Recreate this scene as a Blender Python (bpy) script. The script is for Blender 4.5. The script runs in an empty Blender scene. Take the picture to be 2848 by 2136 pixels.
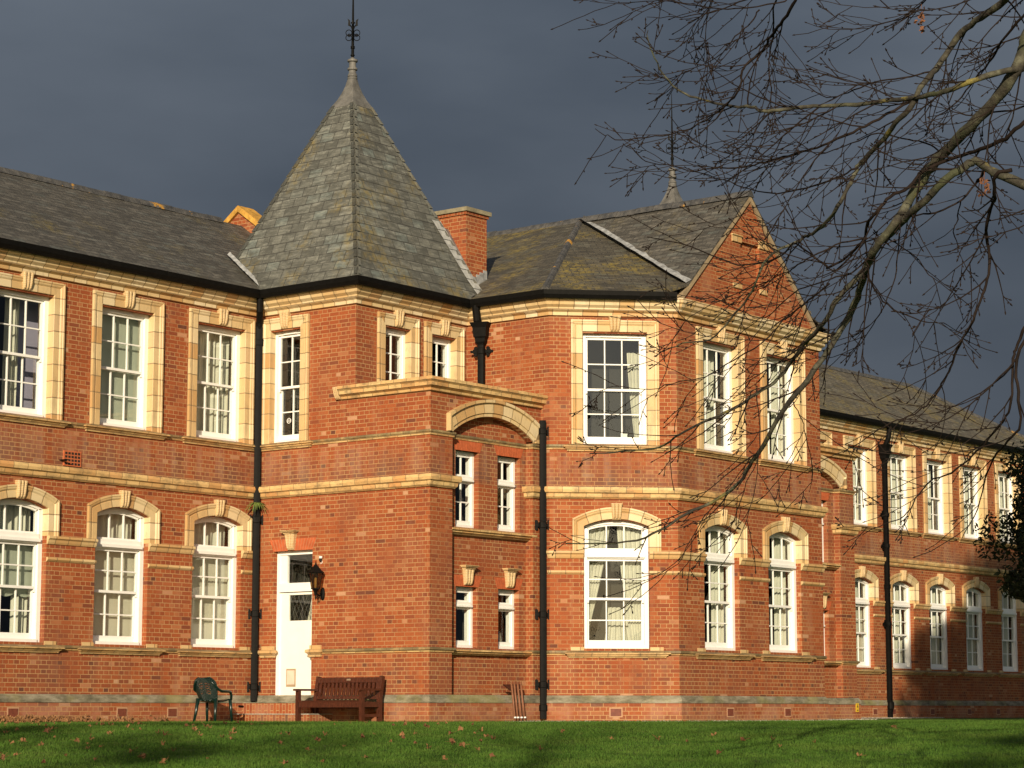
import bpy, bmesh, math, random
import numpy as np
from mathutils import Vector, Matrix
from mathutils.geometry import tessellate_polygon
R = math.radians
rnd = random.Random(7)
S = bpy.context.scene
COL = S.collection

# ------------------------------------------------------------------ camera
CAM = Vector((-30.887, -30.245, 0.2955)); YAW, PITCH, FPX = R(51.899), R(8.006), 6452.6   # focal length in photo px (2848 wide)
cd = bpy.data.cameras.new('camera'); cam = bpy.data.objects.new('camera', cd); COL.objects.link(cam)
cam.location = CAM; cam.rotation_euler = (math.pi/2+PITCH, 0, -YAW)
cd.sensor_width = 36; cd.lens = 36*FPX/2848; cd.clip_end = 2000; cd.clip_start = .1
S.camera = cam
FW = Vector((math.sin(YAW), math.cos(YAW), 0)); RT = Vector((math.cos(YAW), -math.sin(YAW), 0))
# ------------------------------------------------------------------ sun + sky
SUN_EL, SUN_AZ = R(16.5), R(57.5)          # azimuth measured from -Y towards -X
tosun = Vector((-math.sin(SUN_AZ)*math.cos(SUN_EL), -math.cos(SUN_AZ)*math.cos(SUN_EL), math.sin(SUN_EL)))
sd = bpy.data.lights.new('sun', 'SUN'); sun = bpy.data.objects.new('sun', sd); COL.objects.link(sun)
sd.energy = 4.7; sd.angle = R(.5); sd.color = (1, .85, .62)
sun.rotation_euler = tosun.to_track_quat('Z', 'Y').to_euler()
W = bpy.data.worlds.new('World'); S.world = W; W.use_nodes = True
def build_world():
    nt = W.node_tree; N = nt.nodes; L = nt.links; N.clear()
    out = N.new('ShaderNodeOutputWorld'); bg = N.new('ShaderNodeBackground'); bg.inputs['Strength'].default_value = .1
    sky = N.new('ShaderNodeTexSky'); sky.sky_type = 'NISHITA'; sky.sun_disc = False
    sky.sun_elevation = SUN_EL; sky.sun_rotation = math.atan2(tosun.x, tosun.y)
    tc = N.new('ShaderNodeTexCoord')
    def dot(v):
        d = N.new('ShaderNodeVectorMath'); d.operation = 'DOT_PRODUCT'; L.new(tc.outputs['Generated'], d.inputs[0]); d.inputs[1].default_value = v; return d.outputs['Value']
    # storm cloud in front of the sun's opposite side, clearing behind the camera
    fwd = dot((FW.x, FW.y, .25))
    mr = N.new('ShaderNodeMapRange'); mr.interpolation_type = 'SMOOTHSTEP'; L.new(fwd, mr.inputs['Value'])
    mr.inputs['From Min'].default_value = -1.0; mr.inputs['From Max'].default_value = .1; mr.inputs['To Min'].default_value = .35; mr.inputs['To Max'].default_value = 1
    mp = N.new('ShaderNodeMapping'); L.new(tc.outputs['Generated'], mp.inputs['Vector']); mp.inputs['Scale'].default_value = (3.2, 3.2, 9)
    mp.inputs['Rotation'].default_value = (R(9), R(-7), 0)
    nz = N.new('ShaderNodeTexNoise'); L.new(mp.outputs['Vector'], nz.inputs['Vector']); nz.inputs['Scale'].default_value = 1.35; nz.inputs['Detail'].default_value = 5; nz.inputs['Roughness'].default_value = .45
    cr = N.new('ShaderNodeValToRGB'); L.new(nz.outputs['Fac'], cr.inputs['Fac'])
    cr.color_ramp.elements[0].position = .3; cr.color_ramp.elements[0].color = (.41, .54, .74, 1)
    cr.color_ramp.elements[1].position = .72; cr.color_ramp.elements[1].color = (.92, 1.10, 1.36, 1)
    # brighter overhead, deeper towards the horizon
    up = N.new('ShaderNodeSeparateXYZ'); L.new(tc.outputs['Generated'], up.inputs[0])
    ur = N.new('ShaderNodeMapRange'); L.new(up.outputs['Z'], ur.inputs['Value']); ur.inputs['From Min'].default_value = .05; ur.inputs['From Max'].default_value = .31
    ur.inputs['To Min'].default_value = .66; ur.inputs['To Max'].default_value = 1.16
    mu = N.new('ShaderNodeMix'); mu.data_type = 'RGBA'; mu.blend_type = 'MULTIPLY'; mu.inputs['Factor'].default_value = 1
    L.new(cr.outputs['Color'], mu.inputs[6]); L.new(ur.outputs['Result'], mu.inputs[7])
    mx = N.new('ShaderNodeMix'); mx.data_type = 'RGBA'; L.new(mr.outputs['Result'], mx.inputs['Factor']); L.new(sky.outputs['Color'], mx.inputs[6]); L.new(mu.outputs[2], mx.inputs[7])
    L.new(mx.outputs[2], bg.inputs['Color']); L.new(bg.outputs['Background'], out.inputs['Surface'])
build_world()
S.view_settings.view_transform = 'Standard'; S.view_settings.look = 'None'; S.view_settings.exposure = 0.3; S.view_settings.gamma = 1
S.cycles.max_bounces = 6; S.cycles.transparent_max_bounces = 12

# ------------------------------------------------------------------ materials
def newmat(name):
    m = bpy.data.materials.new(name); m.use_nodes = True; nt = m.node_tree
    b = nt.nodes['Principled BSDF']; return m, nt, b
def mixc(nt, a, b, fac, mode='MIX'):
    x = nt.nodes.new('ShaderNodeMix'); x.data_type = 'RGBA'; x.blend_type = mode
    for s, v in ((0, fac), (6, a), (7, b)):
        if hasattr(v, 'is_linked'): nt.links.new(v, x.inputs[s])
        else: x.inputs[s].default_value = v if s == 0 else (*v, 1)
    return x.outputs[2]
def coord(nt, kind='Object', scale=(1, 1, 1)):
    tc = nt.nodes.new('ShaderNodeTexCoord'); mp = nt.nodes.new('ShaderNodeMapping'); nt.links.new(tc.outputs[kind], mp.inputs['Vector']); mp.inputs['Scale'].default_value = scale
    return mp.outputs['Vector']
def noise(nt, vec, scale, detail=4, rough=.55):
    n = nt.nodes.new('ShaderNodeTexNoise'); nt.links.new(vec, n.inputs['Vector']); n.inputs['Scale'].default_value = scale; n.inputs['Detail'].default_value = detail; n.inputs['Roughness'].default_value = rough
    return n.outputs['Fac']
def ramp(nt, fac, stops):
    c = nt.nodes.new('ShaderNodeValToRGB'); nt.links.new(fac, c.inputs['Fac']); e = c.color_ramp.elements
    while len(e) < len(stops): e.new(.5)
    for el, (p, col) in zip(e, stops): el.position = p; el.color = (*col, 1) if len(col) == 3 else col
    return c.outputs['Color']
def stepf(nt, fac, lo, hi, a=0., b=1.):
    m = nt.nodes.new('ShaderNodeMapRange'); nt.links.new(fac, m.inputs['Value'])
    for k, v in zip(('From Min', 'From Max', 'To Min', 'To Max'), (lo, hi, a, b)): m.inputs[k].default_value = v
    return m.outputs['Result']
def math2(nt, op, a, b):
    m = nt.nodes.new('ShaderNodeMath'); m.operation = op
    for i, v in enumerate((a, b)):
        if hasattr(v, 'is_linked'): nt.links.new(v, m.inputs[i])
        else: m.inputs[i].default_value = v
    return m.outputs[0]
def bump(nt, b, h, strength=.5, dist=.01):
    n = nt.nodes.new('ShaderNodeBump'); nt.links.new(h, n.inputs['Height']); n.inputs['Strength'].default_value = strength; n.inputs['Distance'].default_value = dist
    nt.links.new(n.outputs['Normal'], b.inputs['Normal'])
def brick_tex(nt, vec, w, h, mortar, offset=.5, ofq=2, squash=1., sfq=2, smooth=.15):
    t = nt.nodes.new('ShaderNodeTexBrick'); nt.links.new(vec, t.inputs['Vector'])
    t.offset = offset; t.offset_frequency = ofq; t.squash = squash; t.squash_frequency = sfq
    t.inputs['Color1'].default_value = (0, 0, 0, 1); t.inputs['Color2'].default_value = (1, 1, 1, 1); t.inputs['Mortar'].default_value = (.5, .5, .5, 1)
    for k, v in (('Scale', 1), ('Mortar Size', mortar), ('Mortar Smooth', smooth), ('Bias', 0), ('Brick Width', w), ('Row Height', h)): t.inputs[k].default_value = v
    return t.outputs['Color'], t.outputs['Fac']
def simple(name, col, rough=.6, var=.15, nscale=6, spec=.4, metal=0, bmp=0):
    m, nt, b = newmat(name); v = coord(nt)
    f = noise(nt, v, nscale, 5)
    c = mixc(nt, tuple(x*(1-var) for x in col), tuple(min(1, x*(1+var)) for x in col), stepf(nt, f, .3, .7))
    nt.links.new(c, b.inputs['Base Color']); b.inputs['Roughness'].default_value = rough; b.inputs['Specular IOR Level'].default_value = spec; b.inputs['Metallic'].default_value = metal
    if bmp: bump(nt, b, noise(nt, v, nscale*6, 4), bmp, .01)
    return m
def m_brick():
    m, nt, b = newmat('red_brick'); uv = coord(nt, 'UV'); ob = coord(nt)
    rc, fac = brick_tex(nt, uv, .232, .075, .0066, .5, 2, .5, 2)
    col = ramp(nt, rc, [(0, (.115, .040, .025)), (.035, (.215, .056, .024)), (.22, (.262, .064, .022)), (.6, (.297, .075, .0245)), (.90, (.324, .090, .030)), (.98, (.37, .135, .055)), (1, (.48, .27, .16))])
    # wear with shapes of its own: soot, efflorescence bloom, rain streaks
    soot = stepf(nt, noise(nt, ob, .55, 6, .62), .50, .74)
    col = mixc(nt, col, (.17, .075, .048), math2(nt, 'MULTIPLY', soot, .62))
    bloom = stepf(nt, noise(nt, coord(nt, 'Object', (1.3, 1.3, .9)), 1.1, 6, .6), .56, .76)
    col = mixc(nt, col, (.42, .22, .13), math2(nt, 'MULTIPLY', bloom, .38))
    streak = stepf(nt, noise(nt, coord(nt, 'Object', (3.2, 3.2, .16)), 1.5, 4, .6), .60, .78)
    col = mixc(nt, col, (.38, .21, .13), math2(nt, 'MULTIPLY', streak, .3))
    # soot washed down over the ledges, lime runs below the sills, damp at the foot of the wall
    pz = nt.nodes.new('ShaderNodeSeparateXYZ'); nt.links.new(ob, pz.inputs[0]); z = pz.outputs['Z']
    def zone(z0, z1, z2, z3): return math2(nt, 'MULTIPLY', stepf(nt, z, z0, z1), stepf(nt, z, z3, z2))
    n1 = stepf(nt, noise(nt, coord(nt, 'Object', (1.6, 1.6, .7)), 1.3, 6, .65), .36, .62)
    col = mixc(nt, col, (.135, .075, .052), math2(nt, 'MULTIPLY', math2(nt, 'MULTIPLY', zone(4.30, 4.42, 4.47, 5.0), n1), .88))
    n2 = stepf(nt, noise(nt, coord(nt, 'Object', (3.6, 3.6, .22)), 1.6, 5, .6), .44, .66)
    col = mixc(nt, col, (.42, .27, .19), math2(nt, 'MULTIPLY', math2(nt, 'MULTIPLY', zone(4.35, 4.6, 4.95, 5.08), n2), .30))
    col = mixc(nt, col, (.145, .070, .045), math2(nt, 'MULTIPLY', math2(nt, 'MULTIPLY', zone(.50, .56, 1.1, 1.27), n2), .40))
    n3 = stepf(nt, noise(nt, ob, 1.9, 6, .65), .40, .62)
    col = mixc(nt, col, (.40, .22, .15), math2(nt, 'MULTIPLY', math2(nt, 'MULTIPLY', stepf(nt, z, .46, .36), n3), .5))
    col = mixc(nt, col, (.10, .075, .045), math2(nt, 'MULTIPLY', math2(nt, 'MULTIPLY', stepf(nt, z, .26, .08), n1), .6))
    grain = noise(nt, ob, 60, 3)
    col = mixc(nt, col, (.19, .07, .04), stepf(nt, grain, .55, .8, 0, .35))
    mort = mixc(nt, (.43, .25, .115), (.32, .135, .057), stepf(nt, noise(nt, ob, 1.2, 4), .45, .65))
    col = mixc(nt, col, mort, math2(nt, 'MULTIPLY', fac, .92))
    nt.links.new(col, b.inputs['Base Color']); b.inputs['Roughness'].default_value = .85; b.inputs['Specular IOR Level'].default_value = .25
    h = math2(nt, 'ADD', math2(nt, 'MULTIPLY', fac, -1.), math2(nt, 'MULTIPLY', grain, .35)); bump(nt, b, h, .55, .012)
    return m
def m_terracotta(surround=False):
    m, nt, b = newmat('buff_terracotta_surround' if surround else 'buff_terracotta'); uv = coord(nt, 'UV'); ob = coord(nt)
    rc, fac = brick_tex(nt, uv, .285, 9. if surround else .26, .0085, 0. if surround else .37, 2)
    col = ramp(nt, rc, [(0, (.47, .26, .10)), (.16, (.575, .39, .185)), (.6, (.635, .485, .27)), (.88, (.70, .58, .385)), (1, (.50, .28, .11))])
    st = stepf(nt, noise(nt, ob, 1.7, 6, .6), .52, .72)
    col = mixc(nt, col, (.56, .30, .10), math2(nt, 'MULTIPLY', st, .28))
    gr = stepf(nt, noise(nt, coord(nt, 'Object', (5, 5, 2)), 1.6, 6, .65), .53, .74)
    col = mixc(nt, col, (.25, .19, .11), math2(nt, 'MULTIPLY', gr, .46))
    col = mixc(nt, col, (.16, .10, .05), math2(nt, 'MULTIPLY', fac, .85))
    nt.links.new(col, b.inputs['Base Color']); b.inputs['Roughness'].default_value = .45; b.inputs['Specular IOR Level'].default_value = .4
    bump(nt, b, math2(nt, 'MULTIPLY', fac, -1.), .4, .006)
    return m
def m_terra_dirty():      # weathered string courses and parapet copings, sooty on the ledges
    m, nt, b = newmat('sooty_terracotta'); uv = coord(nt, 'UV'); ob = coord(nt)
    rc, fac = brick_tex(nt, uv, .30, .115, .006, .5, 2)
    col = ramp(nt, rc, [(0, (.50, .27, .10)), (.3, (.60, .38, .16)), (.7, (.69, .48, .22)), (1, (.60, .30, .11))])
    gr = stepf(nt, noise(nt, coord(nt, 'Object', (3, 3, 6)), 1.3, 6, .7), .46, .68)
    col = mixc(nt, col, (.17, .125, .065), math2(nt, 'MULTIPLY', gr, .72))
    sp = nt.nodes.new('ShaderNodeSeparateXYZ'); nt.links.new(uv, sp.inputs[0])
    ledge = math2(nt, 'MULTIPLY', stepf(nt, sp.outputs['Y'], .125, .085), stepf(nt, noise(nt, ob, 5, 5), .3, .55, .45, 1))
    col = mixc(nt, col, (.10, .085, .045), math2(nt, 'MULTIPLY', ledge, .85))
    col = mixc(nt, col, (.12, .08, .045), math2(nt, 'MULTIPLY', fac, .85))
    nt.links.new(col, b.inputs['Base Color']); b.inputs['Roughness'].default_value = .6
    bump(nt, b, noise(nt, ob, 30, 4), .3, .01)
    return m
def m_slate(name, w, h, base, lich, lam, lcol=(.20, .155, .042), lth=.55):
    m, nt, b = newmat(name); uv = coord(nt, 'UV'); ob = coord(nt)
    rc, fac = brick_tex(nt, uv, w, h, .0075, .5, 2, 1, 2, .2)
    col = ramp(nt, rc, [(0, tuple(.62*x for x in base)), (.35, base), (.75, tuple(1.22*x for x in base)), (.94, (base[0]*1.15, base[1]*1.35, base[2]*1.45)), (1, tuple(1.75*x for x in base))])
    w1 = noise(nt, coord(nt, 'UV', (1.2, 5, 1)), 2.4, 7, .7)
    col = mixc(nt, col, tuple(.52*x for x in base), stepf(nt, w1, .44, .58, 0, .72))
    col = mixc(nt, col, tuple(2.3*x for x in base), stepf(nt, noise(nt, coord(nt, 'UV', (.62, 2.6, 1)), 3, 8, .82), .50, .64, 0, .75))
    col = mixc(nt, col, tuple(.55*x for x in base), stepf(nt, noise(nt, ob, 5, 8, .82), .49, .62, 0, .72))
    l1 = math2(nt, 'MULTIPLY', stepf(nt, noise(nt, ob, .8, 5, .6), lth, lth+.16), stepf(nt, noise(nt, ob, 9, 5, .7), .42, .62))
    col = mixc(nt, col, lcol, math2(nt, 'MULTIPLY', l1, lich))
    speck = stepf(nt, noise(nt, ob, 22, 3, .6), .68, .74)
    col = mixc(nt, col, (.36, .33, .27), math2(nt, 'MULTIPLY', speck, .5))
    sp = nt.nodes.new('ShaderNodeSeparateXYZ'); nt.links.new(uv, sp.inputs[0])
    saw = math2(nt, 'FRACT', math2(nt, 'DIVIDE', sp.outputs['Y'], h), 0)
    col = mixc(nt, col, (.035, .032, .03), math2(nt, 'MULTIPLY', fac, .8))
    nt.links.new(col, b.inputs['Base Color']); b.inputs['Roughness'].default_value = .62; b.inputs['Specular IOR Level'].default_value = .35
    hh = math2(nt, 'ADD', math2(nt, 'MULTIPLY', saw, -1.), math2(nt, 'ADD', math2(nt, 'MULTIPLY', fac, -.6), math2(nt, 'MULTIPLY', rc, lam)))
    hh = math2(nt, 'ADD', hh, math2(nt, 'MULTIPLY', noise(nt, ob, 40, 3), .5))
    bump(nt, b, hh, .8, .014)
    return m
def m_stone():
    m, nt, b = newmat('plinth_stone'); ob = coord(nt)
    f = noise(nt, coord(nt, 'Object', (1, 1, 3)), 2.6, 8, .68)
    col = ramp(nt, f, [(.30, (.055, .052, .034)), (.46, (.150, .133, .090)), (.60, (.255, .228, .168)), (.78, (.36, .335, .27))])
    col = mixc(nt, col, (.26, .235, .085), math2(nt, 'MULTIPLY', stepf(nt, noise(nt, ob, 1.3, 5), .5, .64), .55))
    nt.links.new(col, b.inputs['Base Color']); b.inputs['Roughness'].default_value = .9; bump(nt, b, noise(nt, ob, 18, 6), .6, .015)
    return m
def m_glass():
    m = bpy.data.materials.new('window_glass'); m.use_nodes = True; nt = m.node_tree; N = nt.nodes; N.clear()
    o = N.new('ShaderNodeOutputMaterial'); mx = N.new('ShaderNodeMixShader'); t = N.new('ShaderNodeBsdfTransparent'); g = N.new('ShaderNodeBsdfGlossy'); geo = N.new('ShaderNodeNewGeometry')
    g.inputs['Roughness'].default_value = .003; t.inputs['Color'].default_value = (.86, .9, .87, 1)
    ob = coord(nt); bp = N.new('ShaderNodeBump'); nt.links.new(noise(nt, ob, 2.2, 1), bp.inputs['Height']); bp.inputs['Strength'].default_value = .10; bp.inputs['Distance'].default_value = .02
    nt.links.new(bp.outputs['Normal'], g.inputs['Normal'])
    dt = N.new('ShaderNodeVectorMath'); dt.operation = 'DOT_PRODUCT'; nt.links.new(geo.outputs['Normal'], dt.inputs[0]); nt.links.new(geo.outputs['Incoming'], dt.inputs[1])
    sch = math2(nt, 'POWER', math2(nt, 'SUBTRACT', 1., math2(nt, 'ABSOLUTE', dt.outputs['Value'], 0)), 5.)      # the same from both sides of the pane
    f2 = math2(nt, 'ADD', math2(nt, 'MULTIPLY', sch, .85), .09)
    nt.links.new(f2, mx.inputs[0]); nt.links.new(t.outputs[0], mx.inputs[1]); nt.links.new(g.outputs[0], mx.inputs[2]); nt.links.new(mx.outputs[0], o.inputs['Surface'])
    return m
def m_bark():
    m, nt, b = newmat('lichened_bark'); ob = coord(nt)
    col = ramp(nt, noise(nt, ob, 7, 6, .65), [(.36, (.016, .013, .010)), (.5, (.036, .031, .021)), (.63, (.085, .083, .055)), (.78, (.19, .19, .14))])
    col = mixc(nt, col, (.22, .18, .035), stepf(nt, noise(nt, ob, 2.6, 5, .6), .62, .67, 0, .7))
    col = mixc(nt, col, (.050, .060, .022), stepf(nt, noise(nt, ob, 1.7, 4), .50, .64, 0, .6))
    nt.links.new(col, b.inputs['Base Color']); b.inputs['Roughness'].default_value = .85; bump(nt, b, noise(nt, ob, 34, 5), .7, .012)
    return m
def m_grass():
    m, nt, b = newmat('lawn_grass'); ob = coord(nt)
    c = ramp(nt, noise(nt, ob, .9, 6, .6), [(.3, (.042, .096, .012)), (.5, (.060, .124, .016)), (.7, (.090, .150, .024))])
    c = mixc(nt, c, (.095, .125, .030), stepf(nt, noise(nt, ob, 11, 5, .75), .52, .68, 0, .65)); c = mixc(nt, c, (.022, .060, .010), stepf(nt, noise(nt, ob, 3.1, 5, .7), .52, .68, 0, .6)); c = mixc(nt, c, (.11, .10, .04), stepf(nt, noise(nt, ob, 1.3, 6, .7), .62, .74, 0, .5))
    nt.links.new(c, b.inputs['Base Color']); b.inputs['Roughness'].default_value = .75; b.inputs['Specular IOR Level'].default_value = .15
    bump(nt, b, noise(nt, ob, 45, 4), .8, .03)
    return m
def m_wood():
    m, nt, b = newmat('varnished_mahogany'); ob = coord(nt, 'Object', (6, 6, 1.2))
    c = ramp(nt, noise(nt, ob, 7, 6, .6), [(.3, (.034, .010, .006)), (.6, (.075, .021, .011)), (.8, (.11, .034, .017))])
    nt.links.new(c, b.inputs['Base Color']); b.inputs['Roughness'].default_value = .36; bump(nt, b, noise(nt, ob, 30, 3), .2, .004)
    return m
def m_ridge():
    m, nt, b = newmat('blue_black_ridge_tile'); ob = coord(nt)
    c = mixc(nt, (.04, .04, .042), (.095, .09, .085), stepf(nt, noise(nt, ob, 8, 5), .35, .65)); c = mixc(nt, c, (.42, .22, .035), stepf(nt, noise(nt, ob, 2.3, 5, .6), .615, .66))
    nt.links.new(c, b.inputs['Base Color']); b.inputs['Roughness'].default_value = .65; bump(nt, b, noise(nt, ob, 25, 4), .5, .02); return m
M = dict(
    brick=m_brick(), terra=m_terracotta(), terras=m_terracotta(True), dterra=m_terra_dirty(), stone=m_stone(), glass=m_glass(), bark=m_bark(), grass=m_grass(), wood=m_wood(),
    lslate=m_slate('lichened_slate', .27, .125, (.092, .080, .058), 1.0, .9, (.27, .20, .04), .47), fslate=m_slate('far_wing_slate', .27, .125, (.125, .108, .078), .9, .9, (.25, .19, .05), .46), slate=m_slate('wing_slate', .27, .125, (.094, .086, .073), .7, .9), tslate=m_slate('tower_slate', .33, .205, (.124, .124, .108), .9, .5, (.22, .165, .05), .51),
    white=simple('white_gloss_paint', (.82, .81, .78), .35, .03, 9), cream=simple('cream_door_paint', (.83, .82, .74), .4, .03), iron=simple('black_iron_paint', (.005, .0046, .0042), .6, .3, 12, .10),
    lead=simple('lead_sheet', (.125, .12, .112), .6, .35, 6, .3, .0, .4), lead_new=simple('bright_lead', (.40, .40, .385), .55, .3, 9, .3, 0, .4), lead_pale=simple('pale_lead', (.27, .275, .28), .6, .45, 9, .3, .0, .5),
    ridge=m_ridge(), curtain=simple('net_curtain', (.60, .575, .49), .9, .08, 4), blind=simple('grey_roller_blind', (.44, .455, .375), .85, .06, 2),
    cblind=simple('cream_blind', (.60, .56, .46), .85, .06, 2), room=simple('dimmed_room_plaster', (.034, .031, .027), .9, .15, 1), lilac=simple('lilac_plaster', (.42, .38, .52), .9, .05, 1), rubbed=simple('rubbed_red_brick', (.43, .105, .04), .8, .22, 9, .2), lime=simple('lime_mortar', (.44, .26, .15), .9, .1),  # room plaster is near-black: the dimness of deep rooms put into its colour
    vent=simple('dark_red_tile', (.16, .045, .026), .6, .2, 20), vorange=simple('orange_vent_tile', (.47, .125, .045), .7, .15), hole=simple('vent_dark', (.02, .013, .01), .9, .1),
    verge=simple('sandy_cement', (.30, .225, .14), .9, .2, 5, .2, 0, .4), olich=simple('orange_lichened_coping', (.50, .27, .055), .9, .35, 7, .2, 0, .6), capstone=simple('chimney_capstone', (.24, .21, .14), .9, .3, 6, .2, 0, .6),
    green=simple('dark_green_plastic', (.003, .016, .0125), .28, .1, 6, .5), twig=simple('red_brown_twig', (.017, .0115, .0095), .8, .4, 9, .1), leafb=simple('dry_brown_leaf', (.235, .118, .052), .8, .4, 9, .2),
    leafd=simple('dark_brown_leaf', (.16, .07, .035), .8, .4, 9, .2), gravel=simple('pale_gravel', (.42, .38, .32), .9, .4, 24, .2, 0, .9), stake=simple('brown_stained_stake', (.21, .085, .042), .6, .25, 9), yellow=simple('yellow_enamel', (.62, .40, .03), .5, .1),
    smoke=simple('smoked_lamp_glass', (.16, .10, .045), .15, .1), bulb=simple('lamp_tube', (.72, .62, .40), .5, .05), fern=simple('fern_green', (.12, .17, .035), .6, .4, 9), ever=simple('evergreen_leaf', (.022, .030, .012), .6, .45, 3, .2),
    blue=simple('blue_book_cover', (.02, .22, .42), .5, .1), ybook=simple('yellow_book_cover', (.62, .45, .05), .5, .1), soil=simple('bare_soil', (.10, .075, .05), .95, .3), twine=simple('tan_paper', (.62, .52, .42), .8, .1), tape=simple('brown_tape', (.36, .26, .16), .8, .1), brass=simple('dull_plaque', (.24, .17, .12), .4, .1))

# ------------------------------------------------------------------ mesh helpers
class MB:
    def __init__(s): s.v = []; s.f = []; s.uv = []; s.mi = []
    def add(s, pts, uv=None, mi=0):
        n = len(s.v); s.v += [tuple(p) for p in pts]; s.f.append(tuple(range(n, n+len(pts)))); s.uv.append(uv); s.mi.append(mi)
    def box(s, x0, x1, y0, y1, z0, z1, T=None, mi=0):
        p = [Vector((x, y, z)) for z in (z0, z1) for y in (y0, y1) for x in (x0, x1)]
        if T is not None: p = [T @ q for q in p]
        for q in ((0, 2, 3, 1), (4, 5, 7, 6), (0, 1, 5, 4), (2, 6, 7, 3), (0, 4, 6, 2), (1, 3, 7, 5)):
            a, b_, c = p[q[0]], p[q[1]], p[q[2]]; lu = (b_-a).length; lv = (c-b_).length
            s.add([p[i] for i in q], [(0, 0), (lu, 0), (lu, lv), (0, lv)], mi)
    def tube(s, pts, rad, n=8, cap=True, mi=0):
        pts = [Vector(p) for p in pts]; rings = []; up = None
        for i, p in enumerate(pts):
            d = (pts[min(i+1, len(pts)-1)]-pts[max(i-1, 0)])
            d = d.normalized() if d.length > 1e-9 else Vector((0, 0, 1))
            if up is None: up = d.orthogonal().normalized()
            up = (up-d*up.dot(d)); up = up.normalized() if up.length > 1e-6 else d.orthogonal().normalized()
            sd_ = d.cross(up); r = rad[i] if hasattr(rad, '__len__') else rad
            rings.append([p+(up*math.cos(2*math.pi*k/n)+sd_*math.sin(2*math.pi*k/n))*r for k in range(n)])
        base = len(s.v)
        for rg in rings: s.v += [tuple(q) for q in rg]
        for i in range(len(rings)-1):
            for k in range(n):
                k2 = (k+1) % n; s.f.append((base+i*n+k, base+i*n+k2, base+(i+1)*n+k2, base+(i+1)*n+k)); s.uv.append(None); s.mi.append(mi)
        if cap:
            s.f.append(tuple(base+k for k in range(n))[::-1]); s.uv.append(None); s.mi.append(mi)
            s.f.append(tuple(base+(len(rings)-1)*n+k for k in range(n))); s.uv.append(None); s.mi.append(mi)
    def lathe(s, prof, c=(0, 0, 0), n=16, mi=0, sq=None, T=None):
        """prof: (r, z); sq: per-ring squareness 0..1"""
        base = len(s.v)
        for i, (r, z) in enumerate(prof):
            for k in range(n):
                a = 2*math.pi*(k+.5)/n; q = sq[i] if sq else 0
                ca, sa = math.cos(a), math.sin(a); e = 1/max(abs(ca), abs(sa)); rr = r*((1-q)+q*e)
                p = Vector((c[0]+ca*rr, c[1]+sa*rr, c[2]+z)); s.v.append(tuple(T @ p if T is not None else p))
        for i in range(len(prof)-1):
            for k in range(n):
                k2 = (k+1) % n; s.f.append((base+i*n+k, base+i*n+k2, base+(i+1)*n+k2, base+(i+1)*n+k)); s.uv.append(None); s.mi.append(mi)
        s.f.append(tuple(base+k for k in range(n))[::-1]); s.f.append(tuple(base+(len(prof)-1)*n+k for k in range(n))); s.uv += [None]*2; s.mi += [mi]*2
    def mesh(s, name, mats, smooth=False):
        me = bpy.data.meshes.new(name); me.from_pydata(s.v, [], s.f)
        ul = me.uv_layers.new(name='UVMap')
        li = 0
        for f, u in zip(s.f, s.uv):
            if u:
                for k in range(len(f)): ul.data[li+k].uv = u[k]
            li += len(f)
        for m in (mats if isinstance(mats, (list, tuple)) else [mats]): me.materials.append(m)
        if any(s.mi): me.polygons.foreach_set('material_index', s.mi)
        if smooth: me.polygons.foreach_set('use_smooth', [True]*len(s.f))
        me.update(); return me
    def build(s, name, mats, parent=None, smooth=False): return link(name, s.mesh(name, mats, smooth), parent)
def link(name, me, parent=None, M4=None):
    o = bpy.data.objects.new(name, me); COL.objects.link(o)
    if parent is not None: o.parent = parent
    if M4 is not None: o.matrix_local = M4
    return o
def thing(name, label, cat, loc=(0, 0, 0), rz=0, group=None):
    o = bpy.data.objects.new(name, None); COL.objects.link(o); o.location = loc; o.rotation_euler = (0, 0, rz); o.empty_display_size = .2
    return tag(o, label, cat, group)
def tag(o, label, cat, group=None):
    o['label'] = label; o['category'] = cat
    if group: o['group'] = group
    return o
def mesh_np(name, V, F, mat):
    """triangles / quads from arrays"""
    me = bpy.data.meshes.new(name); n = F.shape[1]
    me.vertices.add(len(V)); me.vertices.foreach_set('co', V.astype(np.float32).ravel())
    me.loops.add(F.size); me.loops.foreach_set('vertex_index', F.astype(np.int32).ravel())
    me.polygons.add(len(F)); me.polygons.foreach_set('loop_start', np.arange(0, F.size, n, dtype=np.int32)); me.polygons.foreach_set('loop_total', np.full(len(F), n, np.int32))
    me.materials.append(mat); me.update(); me.validate(); return me
def mitres(path, closed=False):
    """outward offset vectors (dy,-dx side) for a 2d polyline"""
    n = len(path); out = []
    for i in range(n):
        ds = []
        for a, b_ in ((i-1, i), (i, i+1)):
            if 0 <= a and b_ < n:
                d = Vector(path[b_])-Vector(path[a]); ds.append(Vector((d.y, -d.x)).normalized())
        if len(ds) == 1: out.append(ds[0])
        else:
            m = ds[0]+ds[1]; m = m.normalized(); out.append(m/max(.3, m.dot(ds[0])))
    return out
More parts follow.
